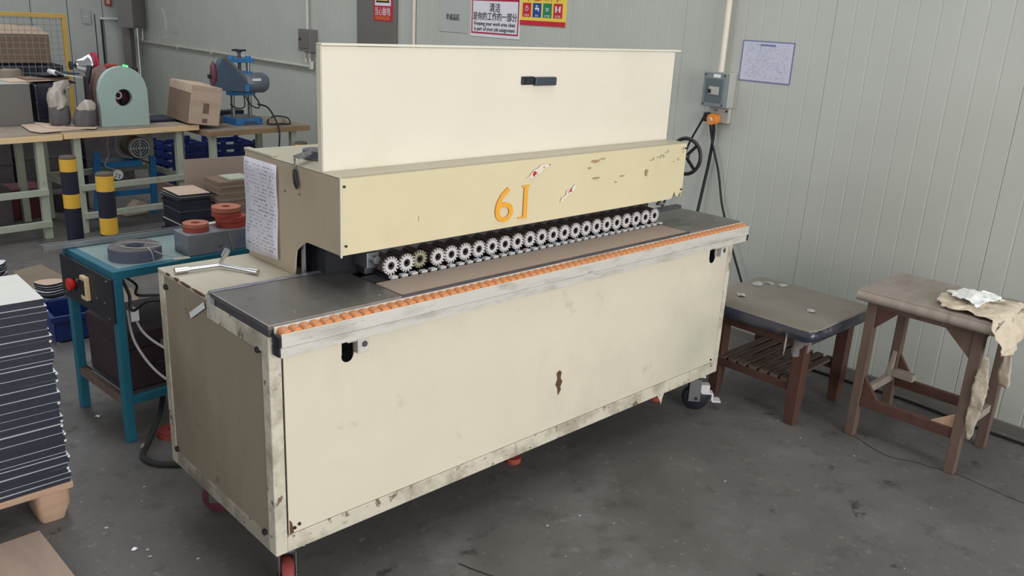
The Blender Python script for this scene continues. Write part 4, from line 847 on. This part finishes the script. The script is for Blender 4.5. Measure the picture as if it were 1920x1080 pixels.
# dark clutter under left bench
for (x, y, a, b, h, m, lab) in ((.1, 4.95, .5, .4, .3, 'clutter', 'dark crate under the left bench'), (.62, 5.25, .3, .3, .22, 'maroon', 'dark brown box under the left bench'), (1.0, 5.35, .25, .2, .14, 'clutter', 'low black box under the bench beside the blue frame')):
    tag(G().bx(0, a, 0, b, 0, h).bx(.01, a-.01, .01, b-.01, h, h+.004).obj('storage_box', m, None, .006, loc=(x, y, .001)), lab, 'box')
for k, (x, y, a, b, h, m, lab) in enumerate(((-.15, 6.0, .55, .45, .62, 'clutter', 'tall dark box behind the left bench, leftmost of the row'), (.45, 6.05, .45, .45, .55, 'clutter', 'dark brown box behind the left bench near the bollards'), (.95, 6.1, .5, .4, .60, 'clutter', 'dark box behind the bench, left of the motor'), (1.5, 6.1, .4, .4, .52, 'clutter', 'dark brown box behind the motor under the bench'))):
    tag(G().bx(0, a, 0, b, 0, h).bx(.01, a-.01, .01, b-.01, h, h+.004).bx(-.004, a+.004, -.004, b+.004, h*.5, h*.5+.02).obj('storage_box', m, None, .006, loc=(x, y, .001)), lab, 'box')
# ------------------------------------------------------------------ corner: column, cabinet, pictures
cc = thing('trim_2', 'narrow steel corner post below the grey cabinet', 'post', (3.30, 9.80, 0), .75, kind='structure'); G().bx(-.06, .06, -.05, .05, 0, 2.2).obj('post', 'column_grey', cc, .004)
ec = thing('electric_cabinet', 'grey electric cabinet high on the corner post', 'cabinet', (3.24, 9.72, 1.28), .75); G().bx(-.17, .17, -.19, .0, 0, 1.0).obj('body', 'cabinet_grey', ec, .004); G().bx(-.155, .155, -.196, -.19, .02, .98).obj('door', 'cabinet_grey', ec, .002)
dr = thing('door_1', 'pale door outline in the far metal wall', 'door', (3.07, 10.035, 0), kind='structure'); G().bx(-.02, 0, -.012, 0, 0, 1.36).obj('door_edge', 'black', dr); G().bx(-.02, .26, -.014, 0, 1.36, 1.385).obj('door_head', 'paper', dr)
def picture(name, label, loc, rot, wd, h, m, inner, z=.012):
    t = thing(name, label, 'sign', loc, rot=rot); G().bx(-wd/2, wd/2, 0, h, 0, z).obj('frame', m, t, .002); G().bx(-wd/2+.02, wd/2-.02, .02, h-.02, z, z+.002).obj('sheet', inner, t); return t
BROT = (PI/2, 0, 0)
t = picture('framed_notice', 'small red-framed notice on the far wall below the cabinet', (3.40, 10.03, .90), BROT, .11, .24, 'maroon', 'wall_far')
picture('red_notice', 'small red and cream notice high on the far wall', (3.16, 10.03, 1.53), BROT, .085, .18, 'red_felt', 'cardboard')
t = thing('paper_notice', 'pale paper sheet with faint print on the far wall', 'paper', (2.83, 10.03, 1.30), rot=BROT); G().bx(0, .10, 0, .18, 0, .004).obj('sheet', 'paper_dull', t); G().bx(.025, .045, .08, .10, .004, .0046).bx(.052, .07, .08, .10, .004, .0046).obj('print', 'conduit_grey', t)
t = thing('wall_notice', 'faded paper notice on the ribbed wall left of the conduit sag', 'paper', wpt(8.75, 1.26, .0005), rot=WROT); G().bx(-.12, .12, 0, .24, 0, .004).obj('sheet', 'paper_dull', t); G().bx(-.10, .10, .03, .20, .004, .005).obj('print', 'conduit_grey', t)
t = thing('torn_film', 'shiny torn strip of plastic film on the ribbed wall', 'film', wpt(9.05, 1.18, .0005), rot=WROT); G().prism([(-.10, .34), (-.08, .34), (.0, .24), (.02, .1), (.03, .1), (.03, .25), (-.05, .36)], 0, .01).bx(-.02, .03, 0, .03, 0, .01).obj('strip', 'clear_film', t)
# ------------------------------------------------------------------ wall fittings on the ribbed wall
t = thing('wall_conduit', 'long grey conduit pipe running along the ribbed wall behind the press', 'conduit', wpt(0, 0), rot=WROT)
G().cyl((-9.86, 1.11, .03), (-5.32, 1.12, .03), .016, n=12).obj('pipe', 'conduit_grey', t); G().cyl((-5.32, 1.10, .03), (-5.32, 1.17, .03), .022, n=12).obj('elbow', 'conduit_grey', t); G().cyl((-9.86, 1.10, .03), (-9.86, 1.14, .03), .025, n=12).obj('elbow', 'chrome', t)
G().cyl((-9.80, 1.12, .03), (-9.74, 3.0, .03), .012, n=10).obj('riser', 'conduit_white', t)
for s in (-8.6, -7.6, -6.6): G().bx(s-.012, s+.012, 1.09, 1.135, .0, .05).obj('clip', 'conduit_grey', t)
sb = thing('switch_box', 'small dark grey switch box on the ribbed wall left of the lid', 'switch box', wpt(5.365, 1.255, .0005), rot=WROT)
G().bx(-.115, .115, 0, .20, 0, .08).obj('box', 'cabinet_grey', sb, .004); G().bx(-.08, .08, .03, .17, .08, .086).obj('cover', 'column_grey', sb, .002); G().bx(-.075, -.05, .10, .12, .086, .092).obj('latch', 'iron', sb)
for k in (-.05, .03): G().tube([(k, 0, .04), (k+.01, -.03, .05), (k-.005, -.06, .04), (k, -.10, .035)], .008, 8, 4).obj('cable_tail', 'conduit_white', sb)
G().cyl((-.02, .2, .03), (-.02, 1.6, .03), .012, n=10).obj('riser', 'conduit_grey', sb)
t = thing('white_conduit', 'thin white conduit on the ribbed wall right of the grey column', 'conduit', wpt(3.70, 1.2), rot=WROT); G().cyl((0, 0, .015), (0, 2.2, .015), .012, n=12).obj('pipe', 'conduit_white', t); G().bx(-.02, .02, .1, .12, 0, .03).obj('clip', 'conduit_white', t)
# signs
def sign(name, label, s, z, wd, h, m, off=.0005, tilt=0):
    t = thing(name, label, 'sign', wpt(s, z, off), rot=(WROT.to_matrix() @ Matrix.Rotation(tilt, 3, 'Z')).to_euler()); G().bx(-wd/2, wd/2, 0, h, 0, .004).obj('board', m, t, .001); return t
def ink(t, s, mat, size, x, y, width=None, height=None): return text(s, 'lettering', mat, t, size, (x, y, .0062), width=width, height=height)
# danger sign on the column
t = sign('danger_sign', 'red and white electric shock warning sign on the grey column', 4.115, 1.575, .275, .42, 'sign_red', .0305, 0)
G().bx(-.115, .115, .118, .40, .004, .0052).obj('white_field', 'sign_white', t)
tri = [(-.10, .142), (.10, .142), (0, .33)]; G().prism(tri, .0052, .0062).obj('warning_triangle', 'ink', t, .0); G().prism([(-.075, .156), (.075, .156), (0, .30)], .0062, .007).obj('triangle_field', 'sign_yellow', t)
G().prism([(.005, .285), (-.025, .225), (-.004, .228), (-.014, .18), (-.022, .184), (-.006, .163), (.004, .190), (-.004, .187), (.014, .24), (-.004, .237)], .007, .0076).obj('lightning_mark', 'ink', t)
ink(t, '当心触电', 'sign_white', .06, 0, .075, .225, .066); ink(t, 'CAUTION ELECTRIC', 'ink_amber', .02, 0, .022, .215, .026)
# semi-finished area paper
t = sign('area_sign', 'pale grey paper sign reading 半成品区 on the ribbed wall', 3.218, 1.53, .345, .245, 'paper_dull', tilt=0); ink(t, '半成品区', 'ink', .05, -.0, .108, .165, .046)
# cleaning sign
t = sign('cleaning_sign', 'white red-edged sign about keeping the work area clean', 2.738, 1.515, .535, .48, 'sign_white', tilt=0)
for a in ((-.255, .255, .022, .032), (-.255, -.245, .032, .46), (.245, .255, .032, .46), (-.255, .255, .245, .46)): G().bx(a[0], a[1], a[2], a[3], .004, .0055).obj('red_border', 'sign_crimson', t)
ink(t, '清洁', 'ink', .06, -.0, .202, .115, .060); ink(t, '是你的工作的一部分', 'ink', .05, 0, .142, .475, .056); ink(t, 'Keeping your work area clean', 'ink', .03, 0, .088, .445, .034); ink(t, 'is part of your job assignment', 'ink', .03, 0, .052, .445, .034)
# four things before leaving
t = sign('leaving_sign', 'yellow sign with four coloured squares and a red stripe', 2.25, 1.615, .44, .36, 'sign_yellow', tilt=0)
G().bx(-.22, .22, 0, .03, .004, .0055).obj('red_stripe', 'sign_red', t); ink(t, '下班四件事', 'sign_red', .08, 0, .195, .34, .085)
for k, (m, lb) in enumerate((('sign_red', '关电源'), ('sign_blue', '关水'), ('sign_green', '关气源'), ('sign_red', '关门窗'))):
    x = -.155+k*.1; q = G().bx(x-.041, x+.041, .052, .142, .004, .0055).obj('icon_field', m, t); text(lb, 'lettering', 'sign_white', q, .02, (x, .063, .006), width=.05 if len(lb) > 2 else .034, height=.014)
    g = G()
    if k == 0: g.ring(.015, .012, .0055, .0064, 20, TR(x, .105, 0)).bx(x-.0015, x+.0015, .108, .126, .0055, .0066)
    elif k == 1: g.bx(x-.018, x+.012, .1, .112, .0055, .0064).bx(x+.012, x+.02, .088, .112, .0055, .0064).bx(x-.006, x, .112, .122, .0055, .0064).bx(x-.014, x+.008, .122, .127, .0055, .0064)
    elif k == 2: g.bx(x-.018, x+.012, .108, .112, .0055, .0064).bx(x-.01, x+.018, .10, .104, .0055, .0064).bx(x-.016, x+.004, .092, .096, .0055, .0064)
    else: g.prism([(x-.024, .085), (x-.01, .09), (x-.01, .122), (x-.024, .128)], .0055, .0064).prism([(x+.024, .128), (x+.01, .122), (x+.01, .09), (x+.024, .085)], .0055, .0064).bx(x-.01, x+.01, .104, .108, .0055, .0064)
    g.obj('icon', 'sign_white', q)
# violet notice on the right
t = thing('instruction_sheet', 'violet-tinted laminated instruction sheet on the ribbed wall', 'paper', wpt(.525, 1.505, .0005), rot=(WROT.to_matrix() @ Matrix.Rotation(.0, 3, 'Z')).to_euler())
G().bx(-.155, .155, -.105, .105, 0, .002).obj('laminate', 'violet_edge', t); G().bx(-.148, .148, -.098, .098, .002, .003).obj('sheet', 'paper_notice', t)
G().bx(-.045, .045, .079, .089, .003, .0034).obj('heading_print', 'violet_edge', t)
# breaker box, outlet, conduit and cords
bb = thing('breaker_box', 'grey breaker box with smoked cover on the ribbed wall', 'breaker box', wpt(.765, 1.25, .0005), rot=WROT)
G().bx(-.075, .075, 0, .185, 0, .065).obj('box', 'box_side', bb, .004); cv = G().bx(-.073, .073, .002, .183, .065, .095).obj('cover', 'box_plastic', bb, .004); G().bx(-.055, .055, .025, .15, .095, .0965).obj('window', 'smoked_cover', cv); G().bx(-.03, .035, .068, .11, .0965, .099).obj('breaker', 'box_side', cv); G().bx(-.03, -.015, .075, .095, .099, .106).obj('breaker_lever', 'black', cv); G().bx(-.01, .035, .158, .175, .095, .0965).obj('label_strip', 'paper', cv)
for (x, y) in ((-.062, .015), (.062, .015), (-.062, .17), (.062, .17)): G().cyl((x, y, .094), (x, y, .097), .005, n=8).obj('screw', 'iron', cv)
t = thing('white_conduit', 'thick white conduit rising from the breaker box', 'conduit', wpt(.768, 1.436), rot=WROT); G().cyl((.0, 0, .045), (0, 2.2, .045), .016, n=14).obj('pipe', 'conduit_white', t); G().bx(-.022, .022, .5, .52, 0, .065).obj('clip', 'conduit_white', t)
so = thing('wall_outlet', 'white wall outlet below the breaker box with orange plug', 'outlet', wpt(.762, 1.165, .0005), rot=WROT)
G().bx(-.065, .065, 0, .084, 0, .03).obj('box', 'box_side', so, .003)
for x in (-.03, -.015, .045, .052): G().bx(x, x+.006, .06, .07, .03, .031).obj('slot', 'black', so)
G().cyl((-.01, .02, .03), (-.012, .018, .075), .03, n=18).obj('orange_plug', 'socket_orange', so, .004); G().cyl((-.012, .018, .075), (-.013, .016, .079), .012, n=14).obj('plug_ring', 'paper', so)
G().bx(-.075, -.045, -.0, .05, .03, .065).obj('black_plug', 'black_plastic', so, .006)
def wcable(label, pts, r): return cable('extension_cord', label, [wpt(p[0]-.03, p[1], p[2]) for p in pts], r, 'cable_black', 6)
wcable('thick black cord hanging from the outlet to behind the machine', [(.80, 1.18, .06), (.80, 1.10, .04), (.815, .95, .03), (.83, .80, .035), (.84, .6, .06), (.86, .35, .10), (.9, .1, .1), (1.0, .012, .12)], .009)
wcable('thin black cord crossing the thick one below the outlet', [(.83, 1.18, .05), (.80, 1.05, .04), (.745, .90, .03), (.70, .74, .03), (.66, .66, .04), (.58, .50, .05), (.44, .25, .06), (.30, .06, .10), (.1, .011, .14), (-.5, .011, .10), (-.9, .011, .12), (-1.6, .011, .10), (-2.2, .011, .08)], .0065)
wcable('short black cord end at the left of the outlet', [(.87, 1.19, .05), (.90, 1.13, .05), (.95, 1.03, .05), (1.02, .85, .04), (1.1, .6, .06)], .006)
# ------------------------------------------------------------------ low stool with wrapped top
s1 = thing('padded_stool', 'low dark wooden stool with dusty plastic-wrapped black top beside the machine', 'stool', (2.30, -.36, 0))
def taper_leg(x, y, h, a, b, mat, parent, dx=0, dy=0):
    g = G(); w2 = a/2; b2 = b/2
    vs = [(x-b2+dx, y-b2+dy, 0), (x+b2+dx, y-b2+dy, 0), (x+b2+dx, y+b2+dy, 0), (x-b2+dx, y+b2+dy, 0), (x-w2+dx*.3, y-w2+dy*.3, h*.35), (x+w2+dx*.3, y-w2+dy*.3, h*.35), (x+w2+dx*.3, y+w2+dy*.3, h*.35), (x-w2+dx*.3, y+w2+dy*.3, h*.35), (x-w2, y-w2, h), (x+w2, y-w2, h), (x+w2, y+w2, h), (x-w2, y+w2, h)]
    g.add(vs, [(3, 2, 1, 0), (8, 9, 10, 11)]+[(k*4+i, k*4+(i+1) % 4, k*4+4+(i+1) % 4, k*4+4+i) for k in (0, 1) for i in range(4)])
    return g.obj('leg', mat, parent, .003)
for (x, y) in ((.045, .05), (.45, .05), (.06, .46), (.45, .46)): taper_leg(x, y, .42, .056, .044, 'wood_red', s1)
G().bx(.03, .06, .08, .45, .155, .19).obj('stretcher', 'wood_red', s1, .003); G().bx(.435, .465, .08, .45, .155, .19).obj('stretcher', 'wood_red', s1, .003); G().bx(.07, .43, .04, .065, .36, .42).obj('apron', 'wood_red', s1, .003); G().bx(.07, .43, .445, .47, .36, .42).obj('apron', 'wood_red', s1, .003); G().bx(.03, .055, .07, .44, .36, .42).obj('apron', 'wood_red', s1, .003)
for k in range(7): G().bx(.03, .465, .085+k*.054, .121+k*.054, .19, .203).obj('shelf_slat', 'wood_brown', s1, .002)
tp = G().loft([(.255, .27, .415, .28, .29), (.255, .27, .425, .295, .305), (.255, .27, .455, .295, .305), (.255, .27, .468, .285, .295)], 44, .006, 11, pw=.13).obj('padded_top', 'cushion_navy', s1)
G().loft([(.255, .27, .467, .286, .296), (.255, .27, .472, .282, .292)], 44, .004, 11, pw=.13).obj('dust_cover', 'dust_top', tp)
G().loft([(.045, .05, .335, .031, .031), (.045, .05, .35, .036, .036), (.045, .05, .37, .033, .033), (.045, .05, .40, .04, .04), (.035, .035, .43, .05, .05)], 26, .022, 21, cap=False).obj('plastic_wrap', 'wrap_film', s1); G().prism([(-.02, 0), (.015, .02), (.02, .09), (-.01, .1), (-.025, .05)], 0, .001, TR(-.035, .09, .34) @ RX(PI/2, 4, 'X') @ RX(.3, 4, 'Y')).obj('plastic_flap', 'clear_film', s1)
for (x, y, rz) in ((.40, .50, .3), (.44, .46, 1.2), (.36, .48, 2.0), (.15, .44, .7), (.46, .40, 2.6), (.22, .12, .4)):
    gg = G(); vs = [Vector((random.uniform(-.03, .03), random.uniform(-.025, .025), random.uniform(.0, .018))) for _ in range(6)]
    vs = [Vector((.035*math.cos(k*PI/3)*random.uniform(.5, 1), .03*math.sin(k*PI/3)*random.uniform(.5, 1), random.uniform(.0, .012))) for k in range(6)]+[Vector((0, 0, .012))]
    gg.add(vs, [(k, (k+1) % 6, 6) for k in range(6)]).obj('plastic_scrap', 'clear_film' if x > .3 else 'glue_white', s1, loc=(x, y, .473), rot=(0, 0, rz))
# ------------------------------------------------------------------ tall dusty wooden stool
s2 = thing('wooden_stool', 'tall rough wooden stool with dusty plank top near the wall', 'stool', (2.44, -1.0, 0))
SW, SD = .40, .51
for (x, y, dx) in ((.03, .05, .0), (.03, SD-.04, .0), (SW-.02, .05, 0), (SW-.02, SD-.04, .03)): G().bx(x-.02, x+.02, y-.02, y+.02, 0, .615).obj('leg', 'wood_brown', s2, .003)
for k in range(3): G().bx(-.01+k*.142, .128+k*.142, -.01, SD+.02, .636, .66).obj('top_plank', 'wood_dusty', s2, .002)
G().cyl((.0, -.01, .632), (.0, SD+.02, .632), .022, n=12).obj('front_lip', 'wood_dusty', s2)
G().bx(.02, .05, .06, SD-.05, .585, .636).obj('apron', 'wood_brown', s2, .003); G().bx(SW-.04, SW-.01, .06, SD-.05, .585, .636).obj('apron', 'wood_brown', s2, .003); G().bx(.04, SW-.03, .03, .055, .585, .636).obj('apron', 'wood_brown', s2, .003); G().bx(.04, SW-.03, SD-.06, SD-.035, .585, .636).obj('apron', 'wood_brown', s2, .003)
G().bx(.018, .042, .07, SD-.06, .145, .19).obj('stretcher', 'wood_red', s2, .003); G().bx(SW-.032, SW-.008, .07, SD-.06, .145, .19).obj('stretcher', 'wood_red', s2, .003)
G().bx(.05, SW-.04, .04, .062, .17, .205).obj('stretcher', 'wood_dusty', s2, .003); G().bx(.05, SW-.04, SD-.055, SD-.03, .17, .205).obj('stretcher', 'wood_dusty', s2, .003)
def brace(poly, T, mat='wood_brown'): return G().prism(poly, -.008, .008, T).obj('brace', mat, s2, .002)
XZ = lambda y: TR(0, y, 0) @ RX(PI/2, 4, 'X'); YZm = lambda x: TR(x, 0, 0) @ YZ
brace([(.07, .59), (.18, .59), (.07, .49)], YZm(.025)); brace([(SD-.06, .59), (SD-.06, .50), (SD-.15, .59)], YZm(.025), 'wood_red'); brace([(SD-.06, .19), (SD-.13, .19), (SD-.06, .28)], YZm(.03), 'wood_red'); brace([(.07, .19), (.16, .19), (.07, .25)], YZm(.03), 'pallet_wood'); brace([(SD-.06, .19), (SD-.14, .19), (SD-.06, .30)], YZm(SW-.02), 'wood_red')
G().box((SW-.05, SD-.09, .215), (.05, .12, .03), ).obj('brace', 'wood_dusty', s2, .003); G().bar((SW-.07, SD-.04, .20), (SW-.02, SD-.04, .32), .03, .02, (0, 1, 0)).obj('brace', 'wood_dusty', s2, .003)
# rag of torn fabric over the corner
def cloth(name, pts, nu, nv, amp, mat, parent=None, seed=0, thick=.002):
    """bilinear patch over rows of control points with crumple noise"""
    g = G(); R = len(pts)-1; Cn = len(pts[0])-1
    for j in range(nv+1):
        for i in range(nu+1):
            a = i/nu*Cn; b = j/nv*R; ia, ib = min(int(a), Cn-1), min(int(b), R-1); fa, fb = a-ia, b-ib
            fa_, fb_ = fa, fb
            p = (Vector(pts[ib][ia])*(1-fa_)+Vector(pts[ib][ia+1])*fa_)*(1-fb_)+(Vector(pts[ib+1][ia])*(1-fa_)+Vector(pts[ib+1][ia+1])*fa_)*fb_
            q = noise.noise_vector(p*16+Vector((seed, seed*2, 0)))*amp+noise.noise_vector(p*48+Vector((seed, 0, seed)))*amp*.55; q.z = abs(q.z); g.v.append(p+q)
    for j in range(nv):
        for i in range(nu): g.f.append([j*(nu+1)+i, j*(nu+1)+i+1, (j+1)*(nu+1)+i+1, (j+1)*(nu+1)+i]); g.sm.append(True)
    o = g.obj(name, mat, parent); m = o.modifiers.new('t', 'SOLIDIFY'); m.thickness = thick; return o
rg_ = cloth('rag', [[(2.45, -.78, .668), (2.56, -.74, .672), (2.68, -.74, .67)], [(2.45, -.88, .672), (2.58, -.86, .685), (2.72, -.86, .672)], [(2.43, -.985, .672), (2.58, -1.0, .68), (2.78, -.98, .67)], [(2.40, -1.04, .60), (2.56, -1.05, .61), (2.80, -1.03, .63)], [(2.41, -1.045, .55), (2.55, -1.05, .52), (2.72, -1.04, .57)]], 44, 48, .016, 'rag', None, 2)
tag(rg_, 'torn beige rag draped over the near corner of the tall stool', 'cloth')
rw = cloth('white_rag', [[(2.53, -.80, .69), (2.62, -.76, .69), (2.70, -.80, .69)], [(2.50, -.86, .70), (2.60, -.85, .715), (2.70, -.90, .70)], [(2.48, -.91, .69), (2.58, -.93, .70), (2.66, -.96, .69)]], 30, 30, .018, 'rag_white', None, 5)
tag(rw, 'small white cloth lying on the beige rag', 'cloth')
js = cloth('jute_strip', [[(2.44, -.985, .52), (2.44, -1.0, .52)], [(2.44, -.965, .40), (2.44, -1.02, .40)], [(2.445, -.97, .28), (2.445, -1.02, .28)], [(2.45, -.98, .17), (2.45, -.995, .17)]], 6, 24, .010, 'jute', None, 8, .004); tag(js, 'frayed jute strip hanging from the tall stool', 'cloth')
js = cloth('film_strip', [[(2.60, -1.01, .53), (2.60, -1.04, .53)], [(2.61, -1.0, .44), (2.61, -1.045, .44)], [(2.62, -1.01, .36), (2.62, -1.05, .36)]], 5, 14, .008, 'rag', None, 9, .002); tag(js, 'short beige strip hanging behind the jute strip', 'cloth')
# ------------------------------------------------------------------ litter on the floor
def litter(label, x, y, r, mat, h=.01, seed=0):
    g = G(); n = 9; rnd = random.Random(seed)
    vs = [Vector((r*math.cos(2*PI*k/n)*rnd.uniform(.4, 1), r*math.sin(2*PI*k/n)*rnd.uniform(.4, 1), rnd.uniform(0, h*.6))) for k in range(n)]+[Vector((0, 0, h))]
    g.add(vs, [(k, (k+1) % n, n) for k in range(n)]+[tuple(range(n-1, -1, -1))])
    return tag(g.obj('floor_scrap', mat, None, loc=(x, y, .001)), label, 'scrap')
litter('shiny crumpled plastic scrap on the floor by the right wall', 2.56, -1.33, .05, 'clear_film', .03, 1)
litter('white paper scrap on the floor in front of the pallet', -.20, .55, .012, 'paper', .01, 2)
litter('white paper scrap on the floor left of the teal table leg', .03, 1.55, .016, 'paper', .008, 3)
litter('pale scrap on the floor below the teal table leg', .08, 1.19, .024, 'glue_white', .006, 4)
rn = random.Random(5)
for k in range(18):
    litter('tiny pale chip on the open floor in front of the machine', rn.uniform(.55, 2.35), rn.uniform(-1.25, -.12), rn.uniform(.003, .008), 'glue_white', .003, 10+k)['group'] = 'tiny chips on the open floor'
for k in range(9):
    litter('tiny pale chip on the floor left of the machine', rn.uniform(-.25, -.02), rn.uniform(.05, .95), rn.uniform(.004, .01), 'glue_white', .003, 50+k)['group'] = 'tiny chips left of the machine'
